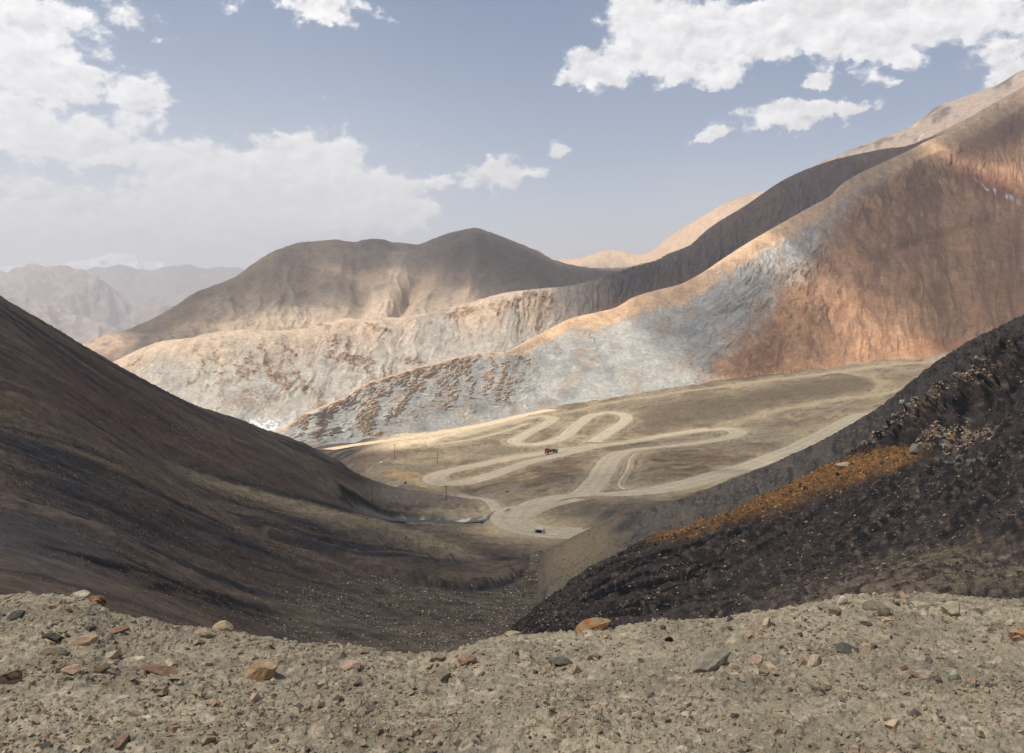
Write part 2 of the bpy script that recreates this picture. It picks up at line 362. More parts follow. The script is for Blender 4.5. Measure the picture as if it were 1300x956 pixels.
zone2 = np.clip(blob(X, Y, 940, 345, 60, 30, -.4) + blob(X, Y, 860, 395, 60, 22, -.2) * .6 + blob(X, Y, 1000, 340, 40, 30) * .5, 0, 1)
rock2 = ss(0, .3, rk) * zone2
zone3 = np.clip(blob(X, Y, 1110, 265, 55, 30, -.5) + blob(X, Y, 1180, 230, 60, 40) + blob(X, Y, 1260, 210, 60, 30) * .8, 0, 1)
rock3 = ss(.0, .3, rk + .1) * zone3
baser = np.exp(-((Y - (473 + (1000 - X) * .12)) / 7) ** 2) * ss(900, 960, X) * (1 - ss(1040, 1070, X))
h = 1.7 * (ridge(dg / 42 + warp * 1.2, L.T / 190, 3, 111) - .3) * (.08 + .92 * face) * (.5 + .5 * spur)
h += 1.2 * rock * ridge(L.S / 6 + warp * 3, L.T / 8, 5, 114, .6) + .5 * rock
h += 2.2 * rock2 * ridge(L.S / 10 + warp * 2, L.T / 24, 5, 115)
h += 3 * rock3 * ridge(L.S / 16 + warp * 2, L.T / 16, 4, 116)
h += 1.6 * baser * ridge(L.S / 9, L.T / 9, 4, 117)
big = ss(820, 960, X)
h += 7 * (ridge((L.S - L.T * .6) / 190 + warp * .8, (L.T + L.S * .3) / 240, 4, 118) - .3) * big * face
h += .9 * (ridge((L.S - L.T * .8) / 40 + warp * 1.5, (L.T + L.S * .5) / 70, 6, 119, .55) - .2) * (.1 + .9 * face) * big
h += .28 * fbm(L.S / 7, L.T / 16, 5, 120)
h -= 7 * np.exp(-((Y - (318 - (X - 1130) * .32)) / 5) ** 2) * ss(1100, 1160, X) * (1 - ss(1250, 1300, X))
L.displace(h)
v = fbm(dg / 90 + warp, L.T / 150, 5, 121); v2 = fbm(dg / 22 + warp, L.T / 50, 6, 122, .6)
pb = 895 + (485 - Y) * .78 + 34 * v + 30 * v2
brown = ss(-38, 40, X - pb)
grey = mix(np.ones(L.p.shape) * C(176, 172, 162), C(156, 153, 146), ss(-.2, .4, v))
grey = mix(grey, C(196, 188, 172), ss(.05, .45, v2) * .7)
grey = mix(grey, C(170, 148, 126), ss(.05, .4, fbm(L.S / 40, L.T / 90, 4, 130)) * .55)
br = mix(np.ones(L.p.shape) * C(180, 136, 102), C(146, 110, 84), ss(-.3, .4, v))
br = mix(br, C(190, 154, 118), ss(.0, .4, v2) * .6)
br = mix(br, C(120, 92, 74), ss(.1, .3, fbm((L.S - L.T) / 26, (L.T + L.S * .4) / 90, 5, 133)) * .45)
br = mix(br, C(118, 84, 66), ss(.05, .45, fbm(L.S / 90, L.T / 120, 5, 131)) * .6)
c = mix(grey, br, brown)
top = (1 - ss(1.75, 2.15, L.row + .3 * v2)) * ss(640, 680, X)
c = mix(c, mix(np.ones(L.p.shape) * C(212, 176, 138), C(196, 160, 128), ss(-.2, .3, v2)), top)  # orange-tan crest, with its sunlit brightness put into the colour
c = mix(c, C(214, 180, 146), (1 - ss(1.3, 2.5, L.row + .5 * v2)) * spur)  # tan spur crest, also lightened in colour as if catching the sun
c = mix(c, C(184, 150, 116), rock * .85)
c = mix(c, C(112, 94, 78), rock * ss(.08, .3, fbm(L.S / 3, L.T / 4, 4, 124)) * .75)
c = mix(c, C(196, 178, 158), rock2 * .6)
c = mix(c, C(112, 88, 72), rock3 * ss(0, .3, v2 + .1) * .9)
c = mix(c, C(96, 54, 48), blob(X, Y, 1255, 235, 65, 22, .35) * .75)
c = mix(c, C(112, 84, 68), blob(X, Y, 1260, 175, 110, 30, -.45) * .7)
c = mix(c, C(215, 205, 195), blob(X, Y, 1265, 245, 40, 5, .5) * ss(0, .2, v2) * .8)
c = mix(c, C(176, 134, 98), baser * .8)
c = mix(c, C(160, 112, 80), np.clip(blob(X, Y, 1190, 440, 60, 16) + blob(X, Y, 1270, 380, 30, 60) * .6, 0, 1) * .5)
L.build('brown_hill_and_front_spur', HILLM, c)
FH = L

# ================================================================== VALLEY / LEFT SLOPE HEIGHTFIELD (thin plate spline)
cp = [  # left slope crest
    (-150, 325, 140), (-60, 362, 150), (0, 396, 160), (40, 420, 172), (100, 450, 190), (150, 475, 205), (200, 497, 225), (250, 520, 248), (300, 540, 270), (345, 556, 298), (400, 579, 330), (440, 594, 355), (480, 611, 380), (520, 623, 405), (560, 630, 425), (592, 633, 440),
    # face
    (0, 740, 22), (0, 690, 30), (0, 650, 40), (0, 560, 70), (0, 480, 105), (-120, 600, 50), (-120, 480, 90), (-120, 720, 20),
    (150, 775, 27), (150, 740, 36), (150, 680, 55), (150, 600, 95), (150, 530, 150),
    (300, 795, 50), (300, 770, 62), (300, 720, 88), (300, 665, 130), (300, 625, 168), (300, 575, 230),
    (420, 810, 66), (420, 770, 88), (420, 720, 125), (400, 690, 148), (400, 668, 172), (400, 610, 290),
    # near spur crest and the hollow behind it
    (220, 592, 160), (250, 602, 172), (340, 629, 188), (400, 643, 196), (460, 658, 206), (540, 682, 212), (600, 706, 208), (655, 733, 192),
    (340, 619, 220), (400, 632, 245), (440, 641, 270),
    (500, 720, 160), (560, 727, 170), (620, 738, 178),
    (500, 742, 143), (560, 751, 150), (600, 753, 156), (655, 746, 172),
    (500, 800, 88), (500, 775, 108), (600, 805, 88), (600, 775, 118), (650, 775, 128), (660, 755, 158), (700, 735, 182), (700, 712, 215), (660, 715, 222),
    # fan, stream, mound
    (480, 668, 255), (540, 675, 265), (600, 680, 262), (650, 690, 252), (700, 694, 250), (600, 664, 305), (540, 663, 305),
    (420, 645, 300), (460, 650, 325), (500, 654, 342), (560, 655, 352), (620, 655, 352), (640, 652, 358),
    (440, 632, 320), (473, 641, 352), (520, 640, 372), (566, 637, 392), (620, 640, 395),
    (632, 662, 312), (650, 643, 345), (690, 633, 374), (740, 629, 384), (800, 628, 386), (860, 624, 392), (670, 676, 292), (710, 682, 284), (760, 680, 284), (720, 655, 326), (800, 655, 320),
    # valley floor
    (550, 612, 470), (600, 600, 510), (660, 620, 440), (700, 573, 612), (640, 585, 570), (765, 605, 462), (765, 585, 520), (850, 600, 462), (850, 572, 560), (940, 548, 650), (950, 590, 490), (1000, 560, 575), (1050, 530, 660), (1000, 500, 780), (900, 510, 770), (800, 530, 740), (1190, 456, 945), (1100, 480, 850),
    (560, 578, 590), (480, 580, 580), (430, 575, 600), (640, 560, 650), (700, 545, 700),
]
pts = [P(a, b, d) for a, b, d in cp]
pts += [P(a, b, d) for a, b, d in Fb[1:-1]]
pts += [P(a, b, d) + np.array([0, 90, 0]) for a, b, d in Fb[1:-1:2]]
pts += [np.array(q, float) for q in [(-180, 150, 40), (-230, 230, 20), (-170, 300, -62), (-260, 380, -110), (-330, 300, -70), (-190, 430, -108), (-140, 520, -106), (-300, 600, -115), (-240, 720, -120), (-130, 330, -52), (-110, 380, -72),
        (-100, 420, -88), (-88, 470, -94), (0, 25, -14), (0, 45, -21), (20, 60, -27), (30, 100, -42), (60, 100, -48), (70, 200, -66), (45, 180, -62), (110, 120, -55), (120, 260, -72), (110, 330, -76), (220, 300, -70), (200, 400, -70), (260, 480, -64), (320, 620, -55), (450, 800, -42),
        (-14, 14, -6.5), (-30, 25, -8), (-60, 60, -4), (-100, 90, 10), (14, 12, -12), (40, 40, -30), (100, 60, -40)]]
pts = np.array(pts)
def tps_fit(p, lam=.02):
    q = p[:, :2] / 100; n = len(q)
    r2 = ((q[:, None] - q[None]) ** 2).sum(-1) + 1e-12
    # metric: weigh by log radius so near detail stays
    A = np.zeros((n + 3, n + 3)); A[:n, :n] = .5 * r2 * np.log(r2) + lam * np.eye(n) * .05
    A[:n, n] = 1; A[:n, n + 1:] = q; A[n, :n] = 1; A[n + 1:, :n] = q.T
    return q, np.linalg.solve(A, np.concatenate([p[:, 2], [0, 0, 0]]))
TQ, TW = tps_fit(pts)
def zV(x, y):
    x = np.asarray(x, float); y = np.asarray(y, float)
    xx = x.ravel() / 100; yy = y.ravel() / 100
    out = TW[-3] + TW[-2] * xx + TW[-1] * yy
    for (a, b), w in zip(TQ, TW[:-3]):
        r2 = (xx - a) ** 2 + (yy - b) ** 2 + 1e-12
        out = out + w * .5 * r2 * np.log(r2)
    return out.reshape(x.shape)

# coarse cached version on a (px, log D) grid for fast ray picks
GPX = np.linspace(-300, 1500, 361); GD = np.geomspace(11, 1250, 420)
_gx = (GPX[None] - 650) / F * GD[:, None]
GZ = zV(_gx, GD[:, None] * np.ones_like(_gx))
def pick(px, py, dmin=200, dmax=1100):
    """the point of the valley surface seen at a photo pixel"""
    i = np.interp(px, GPX, np.arange(len(GPX))); i0 = int(i); t = i - i0
    z = GZ[:, i0] * (1 - t) + GZ[:, min(i0 + 1, len(GPX) - 1)] * t
    # column is at constant X/D; small pitch effect on px neglected here and refined below
    rz = P(px, py, GD)[:, 2]
    ok = np.where((GD[:-1] >= dmin) & (GD[:-1] < dmax) & (rz[:-1] >= z[:-1]) & (rz[1:] < z[1:]))[0]
    if len(ok):
        k = ok[0]; a = rz[k] - z[k]; b = rz[k + 1] - z[k + 1]; D = GD[k] + (GD[k + 1] - GD[k]) * a / (a - b)
    else:
        m = (GD >= dmin) & (GD < dmax); k = np.where(m)[0][np.argmin(np.abs(rz - z)[m])]; D = GD[k]
    p = P(px, py, D); p[2] = zV(p[0], p[1])
    return p

def smooth_line(px_pts, step=3.0, **kw):
    q = np.array([pick(a, b, **kw) for a, b in px_pts])
    t = np.concatenate([[0], np.cumsum(np.linalg.norm(np.diff(q[:, :2], axis=0), axis=1))])
    n = max(4, int(t[-1] / step)); ts = np.linspace(0, t[-1], n)
    r = np.stack([np.interp(ts, t, q[:, k]) for k in (0, 1)], 1)
    for _ in range(6):
        r[1:-1] = .25 * r[:-2] + .5 * r[1:-1] + .25 * r[2:]
    return r

ROADS = [  # pixels along the centre line, width in metres
    ([(1098, 525), (1072, 537), (1040, 555), (1010, 570), (960, 589), (900, 607), (850, 620), (800, 627), (740, 629), (690, 635), (660, 645), (648, 656), (655, 668), (680, 677), (715, 681), (755, 679), (790, 668)], 14),
    ([(735, 629), (752, 618), (762, 605), (768, 594), (776, 582), (790, 574), (815, 570), (850, 567), (890, 562), (925, 556), (940, 549), (925, 544), (890, 546), (850, 552), (800, 561), (750, 568), (711, 578), (674, 586), (640, 598), (610, 608), (580, 614), (558, 615), (549, 609), (556, 602), (575, 597), (605, 591), (650, 581), (690, 575), (730, 569), (760, 565)], 11),
    ([(575, 556), (600, 549), (625, 541), (661, 532), (690, 528), (703, 531), (694, 538), (681, 544), (664, 553), (650, 561), (660, 565), (680, 565), (700, 561), (718, 554), (731, 541), (748, 528), (772, 523), (795, 527), (796, 533), (772, 549), (752, 562)], 9),
    ([(1210, 453), (1160, 461), (1100, 467), (1050, 474), (1000, 480), (950, 486), (900, 493), (850, 500), (800, 507), (760, 514), (735, 521), (700, 527)], 5),
    ([(700, 520), (660, 528), (620, 538), (560, 549), (500, 558), (450, 565), (415, 571)], 12),
    ([(1075, 472), (1105, 478), (1124, 486), (1115, 494), (1108, 499)], 2.6),
    ([(808, 575), (800, 583), (797, 597), (789, 608), (785, 617), (795, 622)], 1.6),
    ([(1120, 500), (1060, 508), (1000, 518), (940, 534), (900, 545)], 4),
    ([(735, 634), (700, 641), (672, 652), (662, 664), (690, 671), (740, 672)], 6),
    ([(540, 566), (600, 558), (640, 548), (668, 538)], 5),
    ([(640, 648), (625, 638), (605, 632), (585, 629)], 5),
]
LINES = [(smooth_line(p), w * (1.18 if w > 8 else 1)) for p, w in ROADS]
STREAM = smooth_line([(462, 652), (475, 653), (500, 654), (560, 655), (610, 655), (640, 655), (655, 646)], dmin=270)

def dist_line(x, y, ln):
    d = np.full(x.shape, 1e9)
    bx0, by0 = ln.min(0) - 40; bx1, by1 = ln.max(0) + 40
    m = (x > bx0) & (x < bx1) & (y > by0) & (y < by1)
    if not m.any(): return d
    xs, ys = x[m], y[m]; dd = np.full(xs.shape, 1e9)
    for i in range(len(ln) - 1):
        ax, ay = ln[i]; ex, ey = ln[i + 1] - ln[i]
        t = np.clip(((xs - ax) * ex + (ys - ay) * ey) / (ex * ex + ey * ey + 1e-9), 0, 1)
        dd = np.minimum(dd, np.hypot(xs - ax - t * ex, ys - ay - t * ey))
    d[m] = dd
    return d

px = np.concatenate([np.linspace(-620, -170, 70), np.linspace(-160, 1330, 1180)]); D = np.geomspace(13, 1180, 960)
X = (px[None] - 650) / F * D[:, None]; Y = D[:, None] * np.ones_like(X)
Z0 = zV(X, Y)
pp = np.stack([X, Y, Z0], -1); PX, PY = proj(pp)
droad = np.full(X.shape, 1e9); edge = np.full(X.shape, 1e9)
for ln, w in LINES:
    d = dist_line(X, Y, ln); droad = np.minimum(droad, d - w / 2)
dst = dist_line(X, Y, STREAM)
onroad = 1 - ss(0, 3, droad)
near = 1 - ss(0, 14, droad)
valley = ss(300, 420, Y)
rg = np.clip(Y, 20, 900)
# rows follow the fall line on the left slope: rotate so streaks run down-slope (towards +x)
fx = X * .34 + Y * .94; fy = X * .94 - Y * .34 + 4 * fbm(X / 40, Y / 40, 3, 139)
leftm = (1 - ss(-30, 5, X - (Y - 60) * .02)) * (1 - valley)
h = leftm * (.16 * fbm(X / 1.1, Y / 1.6, 4, 152) + 1.0 * fbm(fx / 50, fy / 9, 5, 140) + .5 * (ridge(fx / 30, fy / 5, 4, 141) - .2)) * ss(15, 60, Y)
h += (.18 + .25 * ss(60, 200, Y)) * fbm(X / 2.2, Y / 2.2, 4, 142)
h += valley * (2.4 * fbm(X / 38, Y / 50, 5, 143) + 1.6 * (ridge(X / 26 + .4 * fbm(X / 20, Y / 20, 2, 7), Y / 34, 4, 144) - .3)) * (1 - near)
h += valley * ss(2, 10, droad) * (1 - ss(10, 30, droad)) * 1.1 * fbm(X / 14, Y / 14, 3, 145)
h += 1.5 * np.exp(-((droad - 1.6) / 1.1) ** 2) * valley * (.4 + fbm(X / 9, Y / 9, 3, 146))          # low berm
h -= 1.4 * np.exp(-((droad - 4.5) / 2.0) ** 2) * valley * ss(-.2, .3, fbm(X / 25, Y / 25, 2, 147))   # ditch
ystr = np.interp(X, STREAM[:, 0], STREAM[:, 1])
h -= 2.4 * np.exp(-((ystr - Y - 26) / 24) ** 2) * ss(-62, -48, X) * (1 - ss(-8, 4, X))
dsn = dst + 2.0 * fbm(X / 8, Y / 8, 3, 148)
h -= 2.0 * (1 - ss(6.5, 9.0, dsn))
h -= .8 * near * (1 - onroad) * 0
# undercut bank at the end of the near spur, little creek in the hollow, gravel humps
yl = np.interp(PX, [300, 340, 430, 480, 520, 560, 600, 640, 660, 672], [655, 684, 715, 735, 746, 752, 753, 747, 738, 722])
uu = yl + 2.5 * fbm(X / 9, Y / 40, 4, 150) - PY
win = ss(400, 520, PX) * (1 - ss(655, 676, PX)) * (Y > 80) * (Y < 330)
h += 1.3 * ss(0, 9, uu) * (1 - .85 * ss(14, 56, uu)) * win
h += .9 * ss(0, 5, uu) * (1 - ss(5, 25, uu)) * ss(300, 340, PX) * (1 - ss(400, 520, PX)) * (Y > 80)
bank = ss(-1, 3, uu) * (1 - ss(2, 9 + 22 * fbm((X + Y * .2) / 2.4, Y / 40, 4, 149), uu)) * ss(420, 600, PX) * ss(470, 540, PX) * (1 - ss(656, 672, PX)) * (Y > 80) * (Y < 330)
h += .35 * bank * ridge(X / 2.5, Y / 30, 3, 150)
h += .5 * fbm(X / 6, Y / 9, 4, 151) * blob(PX, PY, 660, 690, 120, 60)
h *= 1 - .85 * onroad
Z = Z0 + h
pp = np.stack([X, Y, Z], -1)
# ---- colours
v = fbm(fx / 60, fy / 10, 5, 160); v2 = fbm(fx / 22, fy / 3.0, 6, 161, .62); v3 = fbm(X / 3, Y / 4, 4, 162)
cl = mix(np.ones(pp.shape) * C(88, 76, 68), C(118, 102, 86), ss(-.3, .3, v))
cl = mix(cl, C(84, 66, 56), ss(0, .4, v2) * .7)
cl = mix(cl, C(52, 51, 55), ss(.05, .25, fbm(fx / 90, fy / 6, 5, 163)) * .9)
upper = ss(0, 40, (PX * .52 + 620 - PY) - 0)            # the upper, smoother brown part
cl = mix(cl, C(104, 80, 70), blob(PX, PY, 170, 530, 280, 60, .45) * ss(-.4, .3, v2 + .1) * .85)
cl = mix(cl, C(116, 100, 76), blob(PX, PY, 70, 545, 190, 22, .5) * ss(-.2, .2, v2) * .6)
cl = mix(cl, C(52, 54, 60), np.clip(blob(PX, PY, 60, 580, 130, 24, .45) + blob(PX, PY, 140, 650, 190, 26, .42) + blob(PX, PY, 330, 700, 120, 10, .4) * .7, 0, 1) * ss(-.35, .15, v2 + .15) * .9)
cl = mix(cl, C(78, 80, 84), blob(PX, PY, 60, 690, 140, 50, .25) * .7 * ss(-.5, .3, v2))
cl = mix(cl, C(126, 114, 96), np.clip(blob(PX, PY, 400, 655, 150, 14, .35) + blob(PX, PY, 560, 700, 90, 18, .3), 0, 1) * .75)
cl = mix(cl, C(60, 62, 66), blob(PX, PY, 390, 690, 70, 10, .45) * .9)
for (bx, by, rx, ry, ro) in [(200, 735, 190, 4, .28), (330, 775, 170, 3.5, .26), (250, 760, 120, 3, .27), (420, 800, 70, 3, .2), (120, 712, 90, 3.5, .3)]:
    cl = mix(cl, C(28, 29, 34), np.clip(blob(PX, PY + 5 * v2, bx, by, rx, ry, ro) * 1.4, 0, 1) * .9)
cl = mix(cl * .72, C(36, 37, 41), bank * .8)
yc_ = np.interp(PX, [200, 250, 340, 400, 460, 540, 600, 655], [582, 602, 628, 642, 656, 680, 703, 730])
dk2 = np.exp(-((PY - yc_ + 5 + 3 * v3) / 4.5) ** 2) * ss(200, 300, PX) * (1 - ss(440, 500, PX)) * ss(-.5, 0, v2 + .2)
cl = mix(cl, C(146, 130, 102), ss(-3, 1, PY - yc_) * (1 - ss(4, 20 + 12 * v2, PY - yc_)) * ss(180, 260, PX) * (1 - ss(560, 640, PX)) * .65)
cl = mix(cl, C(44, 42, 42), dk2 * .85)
cl = mix(cl, C(120, 108, 96), np.clip(blob(PX, PY, 500, 628, 120, 16, .12) + blob(PX, PY, 560, 636, 70, 9), 0, 1) * .75)
cl = cl * np.array([.97, 1.0, 1.05])
# gully gravel
gr = mix(np.ones(pp.shape) * C(100, 92, 80), C(70, 65, 60), ss(-.3, .3, v3))
gr = gr * (1 + .5 * fbm(X / 14, Y / 14, 4, 164))[..., None]
gm = (1 - ss(2, 8, uu) * (PX < 672)) * np.clip(ss(0, 60, PY - (700 + (500 - PX) * .18)) * ss(330, 480, PX + (PY - 700) * .6) + blob(PX, PY, 690, 730, 80, 40), 0, 1) * (1 - bank)
cl = mix(cl, gr, np.clip(gm + .35 * v2 * gm, 0, 1))
# valley
va = mix(np.ones(pp.shape) * C(138, 126, 106), C(118, 103, 84), ss(-.2, .35, fbm(X / 50, Y / 50, 5, 165)))
va = mix(va, C(160, 142, 112), ss(0, .4, fbm(X / 16, Y / 40, 5, 166)) * .7)
va = mix(va, C(104, 82, 62), np.clip(blob(PX, PY, 880, 585, 75, 24, -.1) + blob(PX, PY, 700, 597, 70, 18, -.15) + blob(PX, PY, 610, 605, 40, 7, -.15), 0, 1) * ss(-.3, .25, fbm(X / 18, Y / 6, 4, 167)) * .95)
va = mix(va, C(96, 84, 68), np.clip(blob(PX, PY, 900, 520, 170, 26, -.12) + blob(PX, PY, 1060, 490, 120, 20, -.1), 0, 1) * .85)
va = mix(va, C(84, 70, 54), ss(.12, .3, fbm((X + Y * .3) / 26, (Y - X * .3) / 7, 5, 168)) * .6)
va = mix(va, C(98, 92, 82), blob(PX, PY, 1000, 470, 200, 6, -.14) * .8)
va = mix(va, C(218, 196, 164), np.clip(blob(PX, PY, 520, 556, 190, 15, -.2) * 1.3, 0, 1))  # strip at the spur foot painted paler to stand for sunlight on it
va = mix(va, C(120, 112, 92), np.clip(blob(PX, PY, 640, 572, 40, 7) + blob(PX, PY, 520, 595, 50, 7), 0, 1) * .9)
va = mix(va, C(176, 142, 92), blob(PX, PY, 535, 612, 55, 10, .3) * .6)
va = mix(va, C(172, 156, 130), ss(11, -1, droad + 9 * fbm(X / 16, Y / 24, 4, 171)) * .55)
va = mix(va, C(176, 160, 128), np.clip(blob(PX, PY, 690, 670, 110, 32) + blob(PX, PY, 985, 585, 120, 12, -.42) + blob(PX, PY, 1050, 545, 90, 16, -.2) * .6 + blob(PX, PY, 870, 618, 80, 9, -.1), 0, 1) * .7)
va = mix(va, C(118, 112, 94), blob(PX, PY, 750, 650, 55, 7, -.15) * .8)
m = np.clip(ss(300, 400, Y) * ss(-90, -55, X + (Y - 400) * .1) + blob(PX, PY, 660, 672, 140, 34), 0, 1)
m = m * ss(-4, 6, (PY < 0) * 0 + (1 - np.clip((632 + 0 * PX - PY), -20, 20) * 0) * 6)
sh_l = ss(8, -8, 0 * PX + (Y - np.interp(X, [-150, -92, -84, -73, -59, -43, -30, -18], [130, 190, 300, 345, 390, 418, 436, 450])))  # in front of the slope's crest
m = np.minimum(m, 1 - sh_l * ss(652, 642, PY + 3 * v3) * ss(625, 560, PX + 20 * v3))
cc = mix(cl, va, m)
ylin = np.interp(PX, [440, 460, 500, 560, 610, 640], [644, 650, 654, 655, 655, 655])
cc = mix(cc, C(92, 92, 88), (1 - ss(6.5, 9, dsn)) * .9)
cc = mix(cc, C(26, 26, 28), np.exp(-((dsn - 8.3) / 1.5) ** 2) * ss(0, 3, ylin - PY) * (1 - ss(575, 610, PX)) * .95)
cc = mix(cc, C(214, 214, 210), np.exp(-((dsn - 6.5) / 1.6) ** 2) * ss(.0, .16, fbm(X / 9, Y / 3, 3, 170)) * ss(500, 540, PX))
cc = cc * (1 + .3 * v3)[..., None] * np.array([1.0, .965, .92])
VALM = ground_mat('valley_soil', .35, 2.2, .25, .5, .12)
o = mesh_obj('valley_ground', pp.reshape(-1, 3), grid_faces(len(D), len(px)), VALM, col=cc.reshape(-1, 3)); o['kind'] = 'structure'
VG = (pp, PX, PY, gm, cl)
def zterr(x, y):
    """height of the built valley mesh"""
    i = np.interp(np.log(y), np.log(D), np.arange(len(D))); j = np.interp(650 + F * x / y, px, np.arange(len(px)))
    i0 = np.clip(i.astype(int) if hasattr(i, 'astype') else int(i), 0, len(D) - 2); j0 = np.clip(j.astype(int) if hasattr(j, 'astype') else int(j), 0, len(px) - 2)
    a, b = i - i0, j - j0
    return (Z[i0, j0] * (1 - a) * (1 - b) + Z[i0 + 1, j0] * a * (1 - b) + Z[i0, j0 + 1] * (1 - a) * b + Z[i0 + 1, j0 + 1] * a * b)

# ---- roads draped on the valley
ROADM = ground_mat('road_dirt', .5, 1.5, .16, .4, .05)
for k, (ln, w) in enumerate(LINES):
    t = np.gradient(ln, axis=0); t /= np.linalg.norm(t, axis=1, keepdims=True) + 1e-9
    nrm = np.stack([-t[:, 1], t[:, 0]], 1)
    nw = 11; q = np.linspace(-.5, .5, nw)
    s = np.arange(len(ln)) * 3.
    wv = w * (1 + .18 * fbm(s / 30, s * 0 + k, 3, 180 + k))
    xy = ln[:, None] + nrm[:, None] * (q[None, :, None] * wv[:, None, None])
    x, y = xy[..., 0], xy[..., 1]
    z = zterr(x, y)
    zc = np.convolve(np.pad(z.mean(1), 3, 'edge'), np.ones(7) / 7, 'valid')
    z = np.maximum(z + .06, .5 * (z + zc[:, None])) + .22 * (1 - (2 * np.abs(q[None])) ** 6) - .1 * (2 * np.abs(q[None])) ** 6
    ruts = np.exp(-((np.abs(q[None]) - .2) / .05) ** 2) * np.ones_like(z)
    c = np.ones(z.shape + (3,)) * (C(182, 169, 145) if w > 4.5 else C(188, 174, 148))
    if k == 4: c = np.ones(z.shape + (3,)) * C(222, 200, 168)  # road along the sunlit strip: the brightness is in its colour
    if k in (5, 7): c = np.ones(z.shape + (3,)) * C(146, 130, 104)
    if k == 3: c = np.ones(z.shape + (3,)) * C(164, 148, 120)
    c = mix(c, C(160, 146, 124), ruts * .45)
    c = c * (1 + .26 * fbm(x / 7, y / 7, 5, 190))[..., None] * np.array([1.0, .97, .93])
    o = mesh_obj('dirt_track' if w < 5.5 else 'dirt_road', np.stack([x, y, z + .004 * k], -1).reshape(-1, 3), grid_faces(len(ln), nw, True), ROADM, col=c.reshape(-1, 3))
    o['kind'] = 'structure'
# stream water
ln = STREAM
t = np.gradient(ln, axis=0); t /= np.linalg.norm(t, axis=1, keepdims=True) + 1e-9
nrm = np.stack([-t[:, 1], t[:, 0]], 1)
w = 3.2
xy = ln[:, None] + nrm[:, None] * (np.array([-1, -.4, .4, 1])[None, :, None] * w)
zz = zterr(ln[:, 0], ln[:, 1]); zz = np.convolve(np.pad(zz, 4, 'edge'), np.ones(9) / 9, 'valid') + .12
WM = bpy.data.materials.new('stream_water'); WM.use_nodes = True
b = WM.node_tree.nodes['Principled BSDF']; b.inputs['Base Color'].default_value = (.05, .055, .05, 1); b.inputs['Roughness'].default_value = .5; b.inputs['Specular IOR Level'].default_value = .25
nz = WM.node_tree.nodes.new('ShaderNodeTexNoise'); nz.inputs['Scale'].default_value = 1.5
bp = WM.node_tree.nodes.new('ShaderNodeBump'); bp.inputs['Strength'].default_value = .5; bp.inputs['Distance'].default_value = .1
WM.node_tree.links.new(nz.outputs[0], bp.inputs['Height']); WM.node_tree.links.new(bp.outputs[0], b.inputs['Normal'])
o = mesh_obj('stream_water', np.concatenate([xy, np.repeat(zz[:, None, None], 4, 1)], -1).reshape(-1, 3), grid_faces(len(ln), 4, True), WM); o['kind'] = 'structure'

# ================================================================== RIGHT SLOPES
SHALE = ground_mat('shale', 1.4, 6, .42, .8, .16)
sil = [(640, 735, 215), (690, 703, 238), (720, 686, 245), (745, 674, 250), (770, 664, 252), (800, 655, 252), (840, 643, 248), (880, 629, 240), (920, 612, 232), (960, 597, 224), (1000, 580, 214), (1040, 561, 203), (1090, 534, 188), (1120, 516, 178), (1140, 501, 172), (1165, 480, 164), (1190, 461, 156), (1215, 446, 148), (1240, 431, 141), (1265, 420, 134), (1300, 404, 126), (1400, 355, 112), (1500, 320, 105)]
fr = [(640, 812, 60), (700, 770, 84), (760, 730, 97), (800, 708, 104), (840, 695, 108), (900, 675, 108), (960, 652, 106), (1020, 630, 102), (1090, 600, 97), (1150, 570, 92), (1200, 540, 88), (1300, 480, 80), (1500, 400, 70)]
sx = np.array(sil, float); fx_ = np.array(fr, float)
mid = [(x, .55 * y + .45 * np.interp(x, fx_[:, 0], fx_[:, 1]) + 4, .5 * d + .5 * np.interp(x, fx_[:, 0], fx_[:, 2])) for x, y, d in sil]
L = Loft([('z', [(x, d + 70, P(0, y, d)[2] - 45) for x, y, d in sil]), sil, mid, [(x, y + 8, d) for x, y, d in fr],
          ('z', [(x, d - 18, P(0, y, d)[2] - 14) for x, y, d in fr])], [14, 110, 120, 14], 640, 1500, 1000)
X2, Y2 = L.ppx, L.ppy
warp = .4 * fbm(L.S / 12, L.T / 12, 3, 14)
h = .9 * (ridge(L.S / 12 + warp, L.T / 60, 4, 200) - .2) * ss(1, 1.3, L.row) + .3 * fbm(L.S / 2, L.T / 6, 5, 201) + .5 * ss(1000, 1150, X2) * ridge(L.S / 3, L.T / 5, 4, 202)
L.displace(h * ss(690, 760, X2))
L.p[..., 2] -= 9 * (1 - ss(645, 705, X2)) ** 1.5
v = fbm(L.S / 9 + warp, L.T / 50, 5, 203); v2 = fbm(L.S / 2, L.T / 5, 4, 204)
c = mix(np.ones(L.p.shape) * C(100, 92, 82), C(76, 71, 68), ss(-.3, .3, v))
c = mix(c, C(124, 110, 90), ss(.05, .4, v2 + .4 * v) * .7)
c = mix(c, C(48, 45, 46), ss(.1, .35, fbm(L.S / 3 + warp, L.T / 30, 5, 207)) * .7)
c = mix(c, C(134, 118, 92), (1 - ss(700, 830, X2)) * ss(690, 740, Y2 + .2 * (X2 - 700)) * 0 + blob(X2, Y2, 740, 700, 80, 45, -.6) * .85)
c = mix(c, C(56, 54, 56), blob(X2, Y2, 795, 668, 30, 9, -.5) * .8)
c = mix(c, C(52, 48, 50), ss(1000, 1200, X2) * .55)
L.build('right_slope', SHALE, c); R2L = L; R2X = X2

